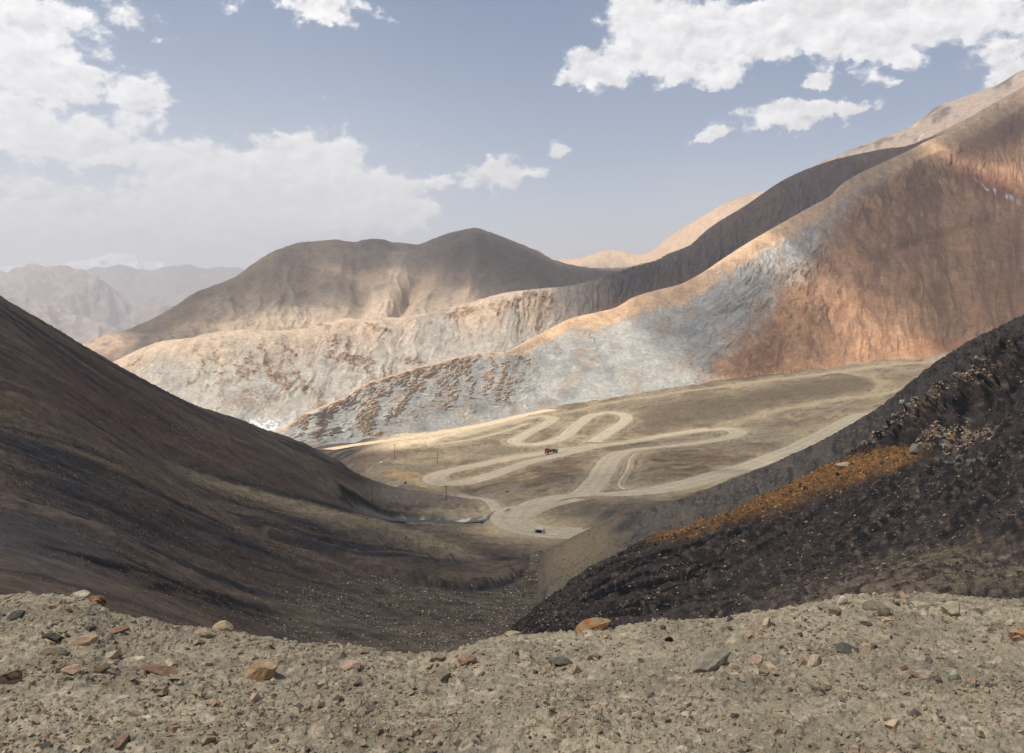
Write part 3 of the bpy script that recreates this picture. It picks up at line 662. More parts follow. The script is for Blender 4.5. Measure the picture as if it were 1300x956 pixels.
fr2 = [(560, 850, 50), (610, 825, 58), (640, 807, 66), (670, 785, 76), (700, 765, 86), (730, 744, 93), (760, 722, 99), (785, 706, 103), (800, 698, 105), (820, 690, 107), (840, 684, 109), (880, 672, 110), (920, 659, 109), (960, 640, 108), (1000, 622, 107), (1050, 596, 104), (1100, 568, 101), (1150, 535, 97), (1200, 500, 93), (1250, 466, 88), (1300, 434, 83), (1500, 350, 70)]
bot = [(560, 900, 30), (640, 850, 36), (700, 835, 38), (800, 825, 38), (900, 815, 33), (1000, 800, 26), (1100, 790, 20), (1200, 790, 16), (1300, 800, 13), (1500, 830, 10)]
bx = np.array(bot, float)
def mr_(k, kk):
    return [(x, (1 - k) * y + k * np.interp(x, bx[:, 0], bx[:, 1]), d ** (1 - kk) * np.interp(x, bx[:, 0], bx[:, 2]) ** kk) for x, y, d in fr2]
L = Loft([('z', [(x, d + 22, P(0, y, d)[2] - 22) for x, y, d in fr2]),
          fr2, mr_(.33, .3), mr_(.68, .62), bot, ('z', [(x, d * .75, P(0, y, d)[2] - 4) for x, y, d in bot])], [10, 130, 150, 130, 8], 560, 1500, 1200)
X1, Y1 = L.ppx, L.ppy
warp = .5 * fbm(L.S / 6, L.T / 6, 4, 15)
ca, sa = math.cos(.5), math.sin(.5)
# strata lines climb to the right in the picture: work in a rotated (along strike / across strike) frame
ax = L.p[..., 0] * .75 + L.p[..., 1] * .5; ay = L.p[..., 2] * 1.6 - L.p[..., 0] * .35
topf = ss(1.0, 1.25, L.row)
h = .9 * (ridge(ax / 11 + warp, ay / 2.2, 5, 210) - .2) * topf
h += .5 * ridge(ax / 2.2 + warp, ay / .5, 5, 211, .6) * topf
h += .16 * fbm(L.S / .7, L.T / .9, 4, 212)
crag = np.clip(blob(X1, Y1, 1180, 520, 110, 60, -.6) + blob(X1, Y1, 1280, 450, 80, 60) + blob(X1, Y1, 860, 740, 160, 50, -.3) * .7, 0, 1)
h += 2.2 * crag * (ridge(ax / 5 + warp, ay / 2.0, 6, 213, .6) - .1) * topf
sc = L.p[..., 1] / 90
h *= np.clip(sc, .25, 1.2) * (.12 + .88 * ss(640, 760, X1 + (L.row - 1) * 120)) * (.35 + .65 * ss(1.0, 1.2, L.row))
L.displace(h)
v = fbm(ax / 6 + warp, ay / .9, 5, 214); v2 = fbm(L.S / 1.2, L.T / 1.5, 4, 215); v3 = fbm(ax / 16, ay / 3.5, 4, 216)
c = mix(np.ones(L.p.shape) * C(74, 66, 62), C(46, 43, 43), ss(-.3, .3, v))
c = mix(c, C(116, 100, 84), ss(.1, .45, v2 + .5 * v) * .65)
c = mix(c, C(28, 28, 32), ss(0, .35, v) * np.clip(.35 + blob(X1, Y1, 840, 745, 200, 55, -.3) + blob(X1, Y1, 1050, 600, 170, 30, -.35) + blob(X1, Y1, 1200, 540, 90, 50, -.5) * .7, 0, 1))
c = mix(c, C(130, 112, 88), ss(.0, .35, v) * blob(X1, Y1, 1180, 725, 220, 32, -.2) * .7)
c = mix(c, C(124, 110, 92), np.clip(blob(X1, Y1, 1220, 735, 200, 50, -.1) + blob(X1, Y1, 1080, 760, 150, 24, -.1), 0, 1) * ss(-.4, .2, v2 + v) * .8)
olx = [820, 850, 900, 960, 1010, 1060, 1110, 1160, 1230]; oly = [692, 680, 662, 642, 622, 606, 594, 585, 560]
oc = np.interp(X1, olx, oly); ow = np.interp(X1, olx, [6, 11, 14, 17, 21, 19, 14, 9, 4])
oq = Y1 + 8 * v2 + 7 * v - oc
om = np.where(oq < 0, ss(1.1, .5, -oq / ow), ss(1.9, .1, oq / ow)) * ss(815, 850, X1) * (1 - ss(1150, 1195, X1))
c = mix(c, mix(np.ones(L.p.shape) * C(170, 124, 74), C(122, 90, 60), ss(-.2, .3, v2)), om * ss(-.6, -.05, v2 + .5 * v) * .95)
v_r, v2_r = v, v2
tanp = np.clip(blob(X1, Y1, 1150, 530, 90, 26, -.45) + blob(X1, Y1, 1225, 560, 60, 16, -.2) + blob(X1, Y1, 1240, 480, 40, 20), 0, 1)
c = mix(c, C(156, 134, 110), tanp * ss(0.0, .3, v2 + .2 * v) * .8)
c = mix(c, C(150, 108, 64), blob(X1, Y1, 1205, 556, 40, 7, -.1) * ss(-.1, .25, v2) * .7)
c = mix(c, C(150, 160, 140), blob(X1, Y1, 1225, 585, 45, 10) * ss(0, .2, v2) * .5)
c = c * (.80 + .3 * v2)[..., None]
L.build('dark_shale_slope', SHALE, c); R1L = L; R1M = (om, tanp, c)

# ================================================================== LEDGE
lip = [(-1000, 738), (-200, 735), (-60, 748), (0, 752), (30, 750), (60, 750), (85, 753), (110, 757), (128, 766), (150, 776), (175, 782), (200, 786), (235, 793), (262, 797), (300, 800), (350, 808), (385, 812), (420, 817), (455, 820), (490, 829), (530, 831), (565, 829), (590, 818), (615, 810), (640, 807), (670, 806), (710, 806), (745, 806), (780, 800), (805, 792), (840, 787), (880, 785), (910, 783), (945, 776), (985, 770), (1020, 765), (1050, 762), (1080, 757), (1120, 753), (1170, 751), (1200, 752), (1235, 756), (1265, 759), (1300, 761), (1400, 764), (1550, 770), (2300, 766)]
lD = lambda x: 6.4 + .35 * math.sin(x / 90.) + .2 * math.sin(x / 37. + 1)
rows = [('z', [(-200, 1.2, -1.62), (650, 1.0, -1.62), (1550, 1.2, -1.62)]),
        [(-200, 1100, 2.6), (650, 1100, 2.6), (1550, 1100, 2.6)],
        [(x, 945 + (y - 790) * .08, 3.55) for x, y in lip],
        [(x, 866 + (y - 790) * .3, 4.55) for x, y in lip],
        [(x, y + 2, lD(x)) for x, y in lip],
        ('z', [(x, lD(x) + .55, P(0, y, lD(x))[2] - .42) for x, y in lip]),
        ('z', [(x, 10.5, P(0, y, lD(x))[2] - 3.6) for x, y in lip]),
        ('z', [(x, 24, -17) for x, y in lip])]
L = Loft(rows, [20, 130, 170, 230, 40, 30, 12], -200, 1550, np.concatenate([np.linspace(-1000, -210, 120), np.linspace(-200, 1500, 1650), np.linspace(1510, 2300, 120)]))
XL, YL = L.ppx, L.ppy
gx, gy = L.p[..., 0], L.p[..., 1]
h = .07 * fbm(gx / 1.1, gy / .8, 4, 220) + .035 * (ridge(gx / .42, gy / .3, 5, 221) - .1) + .012 * fbm(gx / .07, gy / .06, 4, 222)
h += .02 * ss(.2, .45, fbm(gx / .16, gy / .14, 3, 223)) + .012 * ss(.15, .3, fbm(gx / .06, gy / .06, 2, 224))
lipm = np.exp(-((L.row - 4) / .25) ** 2)
h = h * (1 - .35 * lipm) - .02 * lipm
L.displace(h)
v = fbm(gx / .8, gy / .6, 5, 225); v2 = fbm(gx / .12, gy / .1, 5, 226)
c = mix(np.ones(L.p.shape) * C(160, 148, 125), C(140, 130, 110), ss(-.3, .3, v))
c = mix(c, C(132, 127, 110), ss(.0, .5, fbm(gx / .5, gy / .35, 4, 227)) * (1 - ss(300, 700, XL)) * .8)
c = mix(c, C(184, 168, 146), ss(.1, .4, v2) * .7)
c = c * (1 + .28 * fbm(gx / 1.6 + 3, gy / .9, 4, 229))[..., None]
c = mix(c, C(96, 88, 78), ss(.18, .45, fbm(gx / .07, gy / .07, 4, 228)) * .7)
c = mix(c, C(104, 98, 90), ss(4.3, 5.2, L.row) * .8)
LEDGE = ground_mat('ledge_gravel_soil', 16, 70, .26, .8, .014)
L.build('gravel_ledge', LEDGE, c); LG = L

# ================================================================== BASE GROUND
rr = np.concatenate([[0], np.geomspace(40, 60000, 60)]); aa = np.linspace(0, 2 * np.pi, 97)
x = rr[:, None] * np.sin(aa)[None]; y = rr[:, None] * np.cos(aa)[None]
z = -330 + 0 * x; 
c = np.ones(x.shape + (3,)) * C(150, 132, 112)
o = mesh_obj('ground', np.stack([x, y, z], -1).reshape(-1, 3), grid_faces(len(rr), len(aa), True), FARM, col=c.reshape(-1, 3)); o['kind'] = 'structure'
# land behind and beside the camera: the road the photographer stands on and its cut slope
xs = np.linspace(-60, 60, 121); ys = np.linspace(-45, 1.15, 61)
x, y = np.meshgrid(xs, ys)
z = -1.64 + .04 * fbm(x / 2, y / 2, 4, 230) + np.maximum(0, -y - 9) * .75 + .5 * fbm(x / 6, y / 6, 4, 231) * ss(-9, -14, y)
z -= ss(6.5, 9, np.abs(x)) * ss(-1.5, 1.15, y) * .0
c = mix(np.ones(x.shape + (3,)) * C(160, 144, 120), C(120, 106, 92), ss(-9, -13, y))
o = mesh_obj('roadside_ground', np.stack([x, y, z], -1).reshape(-1, 3), grid_faces(len(ys), len(xs)), LEDGE, col=c.reshape(-1, 3)); o['kind'] = 'structure'

# ================================================================== SCATTERED STONES (stuff)
_st = []
for sd in range(6):
    r = R8(900 + sd)
    b = np.array([(-1, -1, -1), (1, -1, -1), (1, 1, -1), (-1, 1, -1), (-1, -1, 1), (1, -1, 1), (1, 1, 1), (-1, 1, 1)], float)
    b = b * .5 * (1 + r.uniform(-.45, .15, b.shape)); b[4:, :2] *= r.uniform(.5, .9)
    _st.append(b)
SF = np.array([(0, 3, 2, 1), (4, 5, 6, 7), (0, 1, 5, 4), (1, 2, 6, 5), (2, 3, 7, 6), (3, 0, 4, 7)])
def scatter(name, pos, size, cols, mat, label, cat, seed=0, flat=(.3, .7), sink=.15):
    n = len(pos); r = R8(seed)
    k = r.randint(0, 6, n); B = np.array(_st)[k]
    s3 = size[:, None] * np.stack([r.uniform(.7, 1.5, n), r.uniform(.6, 1.1, n), r.uniform(*flat, n)], 1)
    B = B * s3[:, None]
    a = r.uniform(0, 6.283, n); t = r.uniform(-.5, .5, n); u = r.uniform(-.5, .5, n)
    x, y, z = B[..., 0], B[..., 1], B[..., 2]
    y, z = y * np.cos(t)[:, None] - z * np.sin(t)[:, None], y * np.sin(t)[:, None] + z * np.cos(t)[:, None]
    x, z = x * np.cos(u)[:, None] + z * np.sin(u)[:, None], -x * np.sin(u)[:, None] + z * np.cos(u)[:, None]
    x, y = x * np.cos(a)[:, None] - y * np.sin(a)[:, None], x * np.sin(a)[:, None] + y * np.cos(a)[:, None]
    V = np.stack([x, y, z], -1) + pos[:, None] + np.array([0, 0, 1.])[None, None] * (size * sink)[:, None, None]
    Fc_ = (SF[None] + (np.arange(n) * 8)[:, None, None]).reshape(-1, 4)
    o = mesh_obj(name, V.reshape(-1, 3), Fc_, mat, smooth=False, col=np.repeat(cols, 8, 0))
    tag(o, label, cat, kind='stuff'); return o
STONEM = ground_mat('loose_stone', 12, 40, .25, .4, .01)
def choose(w, n, seed):
    w = np.asarray(w, float).ravel(); w = w / w.sum(); c = np.cumsum(w)
    return np.minimum(np.searchsorted(c, R8(seed).rand(n)), len(w) - 1)
def vary(pal, n, seed, v=.25):
    r = R8(seed); pal = np.array([C(*p) for p in pal]); return pal[r.randint(0, len(pal), n)] * (1 + r.uniform(-v, v, (n, 1)))

# ledge pebbles (weights follow the area seen)
vis = (LG.row > 1.0) & (LG.row < 4.35) & (XL > -260) & (XL < 1560)
cl_n = np.clip(fbm(LG.p[..., 0] / .5, LG.p[..., 1] / .4, 4, 240) + .45, .05, 1)
i = choose(vis * cl_n, 34000, 1)
sz = .005 + .022 * R8(2).rand(34000) ** 3.5 + (.02 + .035 * R8(8).rand(34000)) * (R8(3).rand(34000) > .982)
scatter('ledge_gravel', LG.p.reshape(-1, 3)[i] + R8(4).uniform(-.01, .01, (34000, 3)) * [1, 1, 0], sz, vary([(152, 136, 112), (166, 146, 120), (140, 126, 104), (172, 150, 124), (96, 88, 80), (150, 126, 102), (148, 136, 112), (158, 142, 118)], 34000, 5, .18), STONEM,
        'loose gravel and small stone chips strewn over the ledge', 'gravel', 6)
# gully gravel
pp, PX, PY, gm, cl = VG
w = gm * (pp[..., 1] > 55) * (pp[..., 1] < 260) * (PY > 690) * (PY < 840) * np.clip(.4 + fbm(X / 9, Y / 9, 3, 241), .05, 1)
i = choose(w, 30000, 11); q = pp.reshape(-1, 3)[i]
sz = q[:, 1] / F * (.7 + 2.2 * R8(12).rand(30000) ** 3)
scatter('gully_rubble', q, sz, vary([(150, 134, 112), (132, 118, 100), (112, 102, 90), (172, 152, 126), (78, 66, 58), (60, 52, 46), (146, 114, 86), (54, 46, 42), (190, 170, 140)], 30000, 13), STONEM,
        'tan and brown rubble covering the bottom of the dark gully', 'rubble', 14)
w = (pp[..., 1] > 24) * (pp[..., 1] < 230) * (PX > -20) * (PX < 560) * (PY > 520) * (PY < 815) * np.clip(.15 + fbm(fx / 30, fy / 6, 3, 243), .01, 1) * (1 - gm)
i = choose(w, 22000, 15); q = pp.reshape(-1, 3)[i]
sz = q[:, 1] / F * (.6 + 1.5 * R8(16).rand(22000) ** 3)
scatter('slope_stones', q, sz, vary([(110, 92, 74), (128, 104, 80), (90, 78, 68), (150, 126, 96), (48, 42, 40), (44, 40, 40)], 22000, 17), STONEM,
        'small brown stones scattered over the left slope', 'stones', 18)
# right slope
om, tanp, c1 = R1M
q1 = R1L.p.reshape(-1, 3)
vis = (R1L.row > 1.0) & (R1L.row < 4) & (X1 < 1400)
q2 = R2L.p.reshape(-1, 3); i = choose((R2L.row > 1) * (R2L.row < 3) * (R2X < 1320) * (R2X > 650) * np.clip(.2 + fbm(R2L.S / 8, R2L.T / 20, 4, 248), .02, 1), 9000, 35); q = q2[i]
scatter('slope_chips', q, q[:, 1] / F * (.5 + 1.3 * R8(36).rand(9000) ** 3), vary([(110, 98, 84), (70, 64, 60), (134, 118, 96), (50, 46, 46)], 9000, 37), STONEM, 'small grey-brown chips scattered on the upper right slope', 'stones', 38)
i = choose(om * vis * np.clip(.35 + v2_r + .6 * v_r, .02, 1), 5000, 21); q = q1[i]; sz = q[:, 1] / F * (.9 + 2.4 * R8(22).rand(5000) ** 2)
scatter('orange_scree', q, sz, vary([(176, 130, 76), (156, 114, 68), (188, 148, 100), (122, 92, 64), (86, 72, 58)], 5000, 23), STONEM, 'band of orange broken rock running down the dark shale slope', 'scree', 24)
i = choose(tanp * vis * np.clip(.2 + fbm(ax / 4, ay / 1, 3, 245), 0, 1), 2600, 25); q = q1[i]; sz = q[:, 1] / F * (1.2 + 4 * R8(26).rand(2600) ** 2)
scatter('pale_scree', q, sz, vary([(190, 162, 134), (168, 144, 118), (140, 120, 98), (160, 158, 144), (100, 88, 78)], 2600, 27), STONEM, 'pinkish tan stones gathered in patches high on the right slope', 'scree', 28)
i = choose(vis * np.clip(.1 + fbm(ax / 5, ay / 1.2, 4, 246), .02, 1) * (R1L.p[..., 1] > 12), 13000, 29); q = q1[i]
sz = q[:, 1] / F * (1.0 + 3.2 * R8(30).rand(13000) ** 3)
scatter('shale_fragments', q, sz, vary([(80, 70, 66), (54, 50, 52), (110, 96, 82), (146, 124, 100), (96, 82, 72), (36, 36, 40), (168, 146, 120)], 13000, 31), STONEM, 'dark shale fragments littering the right slope', 'scree', 32)

# ================================================================== NAMED ROCKS
from mathutils import Vector, Matrix, Euler
import bmesh
def ledge_pick(px_, py_):
    d = (LG.cx - px_) ** 2 + (LG.cy - py_) ** 2
    k = np.argmin(np.where(LG.okm, d, 1e9)); return LG.p.reshape(-1, 3)[k].copy()
LG.cx, LG.cy = [a.ravel() for a in proj(LG.p)]; LG.okm = ((LG.row > .9) & (LG.row < 4.15)).ravel()
R1L.cx, R1L.cy = [a.ravel() for a in proj(R1L.p)]; R1L.okm = ((R1L.row > 1) & (R1L.row < 4)).ravel()
def rock_mesh(name, dims, seed, colr, mat, cuts=14, cutr=(.5, .88), tint=None):
    bm = bmesh.new(); bmesh.ops.create_icosphere(bm, subdivisions=4, radius=1)
    r = R8(seed)
    pl = []
    for _ in range(cuts):
        n = r.normal(size=3); n /= np.linalg.norm(n); pl.append((n, r.uniform(*cutr)))
    V = np.array([v.co[:] for v in bm.verts])
    for n, d in pl:
        s = V @ n; m = s > d; V[m] -= ((s[m] - d) * .985)[:, None] * n
    nn = V / np.linalg.norm(V, axis=1, keepdims=True)
    V += nn * (.07 * fbm(V[:, 0] * 2.2 + seed, V[:, 1] * 2.2 + V[:, 2] * 1.7, 4, 300 + seed))[:, None]
    V += nn * (.02 * ridge(V[:, 0] * 7 + V[:, 2] * 3, V[:, 1] * 7, 3, 320 + seed))[:, None]
    c = np.ones(V.shape) * colr
    c = c * (1 + .3 * fbm(V[:, 0] * 3, V[:, 2] * 5 + V[:, 1], 4, 340 + seed))[:, None]
    if tint is not None: c = mix(c, tint, ss(-.05, .3, fbm(V[:, 0] * 1.6 + 4, V[:, 1] * 1.6 + V[:, 2], 4, 350 + seed)))
    V = V * np.array(dims) / 2
    fs = np.array([[v.index for v in f.verts] for f in bm.faces])
    bm.free()
    return mesh_obj(name, V, fs, mat, smooth=False, col=c)
ROCKM = ground_mat('rock_surface', 16, 60, .22, .5, .006, .9)
def rock(px_, py_, w, h, depth, rotz, tilt, colr, label, seed, name='rock', tint=None, surf=None, cuts=14, lift=.0, roll=0.):
    """(px, py) is the middle of the rock in the photo, w x h its size there in pixels"""
    src = surf or LG
    d = (src.cx - px_) ** 2 + (src.cy - (py_ + h * .38)) ** 2
    p = src.p.reshape(-1, 3)[np.argmin(np.where(src.okm, d, 1e9))].copy()
    s = p[1] / F * 1.2
    colr = tuple((.56 * q + .44 * np.mean(colr)) * w_ for q, w_ in zip(colr, (1., .99, .93)))
    o = rock_mesh(name, (w * s * 1.12, depth * w * s, h * s * 1.3), seed, C(*colr), ROCKM, cuts, tint=None if tint is None else C(*tint))
    o.location = p + np.array([0, depth * w * s * .2, h * s * (.17 + lift)])
    o.rotation_euler = Euler((tilt, roll, rotz), 'XYZ')
    return tag(o, label, 'rock')
ROCKS = [
    (755, 797, 38, 19, .7, .15, .1, (168, 126, 82), 'blocky orange-brown rock perched on the rim of the ledge', (150, 104, 62), -.2, 9),
    (898, 846, 56, 20, .75, .1, .35, (134, 126, 112), 'large flat grey slab lying tilted on the gravel ledge', (150, 138, 118), -.33, 18),
    (1078, 826, 30, 10, .7, -.2, .25, (96, 92, 90), 'dark slate-grey flat stone lying alone on the right of the ledge', None, .25, 18),
    (331, 852, 36, 30, .9, .3, 0, (186, 146, 104), 'big rounded tan boulder at the near left of the ledge', (160, 128, 96), 0, 10),
    (197, 851, 44, 9, .5, -.1, .2, (150, 104, 74), 'long flat rust-brown slab left of the big tan boulder', (120, 96, 80), .08, 16),
    (104, 815, 29, 11, .6, .3, .2, (192, 150, 116), 'flat peach-coloured stone above the pale chip on the left', None, -.2, 14),
    (139, 832, 22, 9, .6, .4, .2, (186, 160, 128), 'pale cream flat stone between the peach stone and the rust slab', None, -.35, 14),
    (283, 796, 22, 12, .8, .2, 0, (190, 156, 116), 'rounded tan stone sitting on the rim, left of the middle', None, -.2, 8),
    (257, 805, 22, 11, .8, -.3, 0, (176, 144, 112), 'tan stone just below the rounded rim stone', None, -.2, 12),
    (122, 762, 17, 13, .8, .2, 0, (172, 112, 66), 'rusty orange rock at the left rim beside a pale slab', (70, 54, 44), .4, 10),
    (100, 755, 24, 8, .8, .2, .1, (192, 172, 142), 'pale flat slab at the highest point of the left rim', None, 0, 14),
    (1118, 774, 32, 17, .8, -.2, .1, (138, 128, 102), 'olive-grey rounded boulder near the right rim', (120, 104, 84), .3, 9),
    (1171, 769, 22, 8, .6, -.2, .15, (190, 176, 146), 'pale cream flat stone right of the olive boulder', None, .2, 14),
    (1210, 773, 28, 12, .7, .2, .15, (176, 164, 130), 'pale yellowish stone with a dark hollow beneath it near the right rim', None, -.15, 12),
    (1069, 763, 14, 11, .6, .3, .3, (214, 194, 174), 'small whitish pointed stone standing on the right rim', None, -.5, 8),
    (1296, 804, 20, 14, .8, .2, 0, (204, 146, 88), 'bright orange stone at the far right edge of the ledge', (120, 80, 54), -.2, 9),
    (1211, 857, 12, 12, .8, .2, 0, (172, 170, 152), 'small greenish white stone at the near right of the ledge', None, .1, 9),
    (1035, 839, 18, 12, .7, .5, .2, (196, 160, 132), 'angular pink-tan stone left of the dark slate-grey stone', None, -.3, 10),
    (960, 838, 16, 12, .7, .4, .1, (192, 152, 124), 'pinkish stone beside the upper right end of the grey slab', None, -.2, 12),
    (752, 835, 18, 11, .8, .4, .1, (176, 134, 116), 'dull pink blocky stone below the orange rim rock', None, .2, 8),
    (712, 841, 26, 11, .7, .1, .1, (104, 94, 84), 'dark grey-brown stone left of the dull pink stone', None, .1, 10),
    (732, 850, 15, 13, .8, .1, .1, (170, 150, 122), 'upright khaki stone in front of the dark grey-brown stone', None, 0, 8),
    (592, 838, 20, 12, .9, .3, .1, (172, 128, 100), 'squarish reddish brown stone near the middle of the ledge', None, .05, 7),
    (554, 836, 18, 10, .8, .3, .1, (160, 124, 100), 'low brown stone left of the squarish reddish stone', None, -.1, 9),
    (446, 845, 28, 9, .6, -.2, .1, (190, 148, 128), 'flat pink stone right of the big tan boulder', None, .1, 14),
    (410, 839, 22, 8, .6, -.2, .1, (164, 134, 112), 'thin brownish pink stone between the tan boulder and the flat pink stone', None, .25, 14),
    (89, 850, 20, 10, .7, .2, .1, (200, 152, 126), 'salmon-pink stone near the left bottom of the ledge', None, -.1, 9),
    (125, 852, 25, 6, .5, .2, .3, (116, 88, 70), 'thin dark rust slab right of the salmon-pink stone', None, -.35, 16),
    (9, 860, 26, 17, .8, .2, .1, (140, 104, 78), 'jagged rust-brown rock at the far left bottom of the ledge', (50, 44, 40), -.2, 8),
    (66, 811, 30, 10, .6, -.1, .1, (84, 78, 70), 'dark broken rock left of the peach-coloured stone', (50, 46, 42), -.1, 12),
    (18, 781, 26, 8, .6, .1, .2, (88, 86, 84), 'dark slate lying near the far left rim', None, -.3, 16),
    (173, 836, 16, 5, .6, 0, .1, (216, 192, 164), 'pale thin stone chip above the long rust slab', None, 0, 14),
    (1169, 857, 20, 8, .6, 0, .1, (190, 156, 132), 'pink flat stone left of the small greenish white stone', None, .2, 12),
    (849, 812, 8, 6, .8, 0, 0, (44, 40, 38), 'tiny black stone above the large grey slab', None, 0, 9),
    (1061, 775, 18, 10, .8, 0, 0, (160, 124, 96), 'small reddish brown stone under the whitish pointed stone', None, .1, 9),
    (150, 800, 24, 7, .6, 0, .1, (188, 124, 88), 'orange flat stone below the left part of the rim', None, -.2, 14),
    (66, 829, 26, 10, .7, 0, .1, (124, 112, 84), 'olive-brown low boulder under the dark broken rock', None, .1, 9),
    (1100, 792, 14, 5, .6, 0, .1, (96, 90, 84), 'small dark flat stone under the olive-grey boulder', None, .2, 14),
    (1180, 838, 10, 8, .8, 0, .1, (122, 116, 116), 'small blue-grey stone right of the dark slate-grey stone', None, 0, 9),
    (650, 806, 20, 5, .8, 0, 0, (176, 150, 116), 'low tan stone on the rim left of the orange rock', None, 0, 10),
]
for k, (a, b, w, h_, dp, rz, tl, cr_, lab, tn, roll, cuts) in enumerate(ROCKS):
    rock(a, b, w, h_, dp, rz, tl, cr_, lab, 40 + k, name='boulder' if 'boulder' in lab else ('stone' if 'stone' in lab else 'rock'), tint=tn, roll=roll, cuts=cuts)
for k, (a, b, w, h_, cr_, lab) in enumerate([
    (1073, 591, 20, 9, (206, 176, 142), 'pale peach boulder at the upper end of the orange scree band'),
    (1168, 568, 22, 12, (140, 134, 118), 'grey-green boulder in the pale stones high on the right slope'),
    (1098, 563, 14, 10, (150, 120, 94), 'brown boulder above the orange band on the shale slope'),
    (1140, 498, 7, 5, (176, 166, 150), 'whitish boulder on the skyline edge of the right slope')]):
    o = rock(a, b, w, h_, .8, .3, .1, cr_, lab, 120 + k, name='boulder', surf=R1L)

# ================================================================== TRUCK, POLES, CULVERT
def box(w, d, h, c=(0, 0, 0), bev=.0, taper=(1, 1)):
    bm = bmesh.new(); bmesh.ops.create_cube(bm, size=1)
    for v in bm.verts:
        t = taper if v.co.z > 0 else (1, 1)
        v.co = Vector((v.co.x * w * t[0] + c[0], v.co.y * d * t[1] + c[1], v.co.z * h + c[2]))
    if bev: bmesh.ops.bevel(bm, geom=bm.edges[:], offset=bev, segments=2, affect='EDGES')
    return bm
def cyl(r, l, c, axis='Z', seg=20, r2=None):
    bm = bmesh.new(); bmesh.ops.create_cone(bm, cap_ends=True, segments=seg, radius1=r, radius2=r if r2 is None else r2, depth=l)
    if axis == 'Y': bmesh.ops.rotate(bm, verts=bm.verts, matrix=Matrix.Rotation(math.pi / 2, 3, 'X'))
    if axis == 'X': bmesh.ops.rotate(bm, verts=bm.verts, matrix=Matrix.Rotation(math.pi / 2, 3, 'Y'))
    bmesh.ops.translate(bm, verts=bm.verts, vec=c); return bm
def join(name, bms, mat, parent, smooth=False):
    me = bpy.data.meshes.new(name); out = bmesh.new()
    for b in bms:
        t = bpy.data.meshes.new('t'); b.to_mesh(t); b.free(); out.from_mesh(t); bpy.data.meshes.remove(t)
    out.to_mesh(me); out.free(); me.materials.append(mat)
    o = bpy.data.objects.new(name, me); COL.objects.link(o); o.parent = parent
    return o
def empty(name, loc, rz=0):
    o = bpy.data.objects.new(name, None); COL.objects.link(o); o.location = loc; o.rotation_euler = (0, 0, rz); o.empty_display_size = .3
    return o
RED = plain_mat('red_paint', (140, 40, 38), .45, var=.12); DARK = plain_mat('dark_steel', (52, 48, 44), .7); TYRE = plain_mat('tyre_rubber', (30, 30, 30), .85)
GLASS = plain_mat('dark_glass', (28, 34, 40), .12); WOOD = plain_mat('weathered_wood', (84, 66, 52), .9); PORC = plain_mat('insulator_porcelain', (190, 190, 184), .3)
CONC = plain_mat('old_concrete', (186, 178, 162), .9); HUBM = plain_mat('wheel_hub_paint', (150, 60, 52), .5); LAMP = plain_mat('headlight_glass', (220, 220, 210), .15)
p = pick(700, 576, dmin=500); q = pick(720, 571, dmin=500)
tp = np.array([p[0], p[1], zterr(np.array(p[0]), np.array(p[1])) + .35])
T = empty('truck', tp, math.atan2(q[1] - p[1], q[0] - p[0]))   # local +x points to the rear (up the road)
T.scale = (1.08, 1.08, 1.08); tag(T, 'red truck with a long dark flatbed driving on the zigzag dirt road', 'truck')
cab = join('cab', [box(2.3, 2.5, 1.5, (-4.6, 0, 1.75), .12), box(1.9, 2.4, 1.1, (-4.35, 0, 2.95), .12, (.85, .92)), box(1.5, 1.6, .5, (-5.6, 0, 1.05), .08)], RED, T)
join('windscreen', [box(.04, 2.0, .75, (-5.27, 0, 2.95), 0)], GLASS, cab)
for s in (-1, 1):
    join('side_window', [box(.9, .04, .6, (-4.4, s * 1.19, 2.85), 0)], GLASS, cab)
    join('headlight', [cyl(.16, .1, (-5.8, s * .75, 1.3), 'X')], LAMP, cab)
    join('mirror', [box(.08, .3, .45, (-5.1, s * 1.45, 2.6), .02)], DARK, cab)
join('bumper', [box(.2, 2.5, .35, (-6.0, 0, .75), .05)], DARK, T)
join('chassis', [box(9.2, .9, .3, (1.0, 0, 1.0), .03)], DARK, T)
bed = join('flatbed', [box(8.6, 2.5, .22, (1.6, 0, 1.35), .03), box(.12, 2.5, 1.1, (-2.7, 0, 2.0), .02)], DARK, T)
for s in (-1, 1):
    join('side_board', [box(8.6, .08, .5, (1.6, s * 1.25, 1.72), .01)], DARK, bed)
for wx in (-4.7, .9, 3.6, 4.9):
    for s in (-1, 1):
        wh = join('wheel', [cyl(.52, .34, (wx, s * 1.08, .52), 'Y', 24)], TYRE, T)
        join('hub', [cyl(.24, .06, (wx, s * 1.27, .52), 'Y', 16)], HUBM, wh)

def pole(px_, py_, hh, label, lean, dmin, arm=True):
    p = pick(px_, py_, dmin=dmin); z = float(zterr(np.array(p[0]), np.array(p[1])))
    e = empty('power_pole', (p[0], p[1], z - .3), .35); e.rotation_euler[1] = lean
    tag(e, label, 'power pole', 'wooden power poles in the valley')
    join('post', [cyl(.17, hh + .3, (0, 0, hh / 2 + .15), 'Z', 14, .11)], WOOD, e)
    a = join('crossarm', [box(1.9, .12, .14, (0, .14, hh - .35), .01)], WOOD, e)
    for k in (-.8, -.3, .8):
        join('insulator', [cyl(.06, .22, (k, .14, hh - .15), 'Z', 10, .04)], PORC, a)
    join('brace', [box(.08, .1, 1.3, (.13, .1, 1.0), .01)], WOOD, e)
pole(473.5, 641, 7.2, 'leaning dark wooden power pole left of the stream ice', -.07, 300)
pole(566.5, 637, 7.2, 'straight dark wooden power pole standing behind the stream, right of the leaning one', 0, 330)
pole(501, 583, 10, 'faint far power pole below the bright strip at the foot of the front spur', 0, 450)
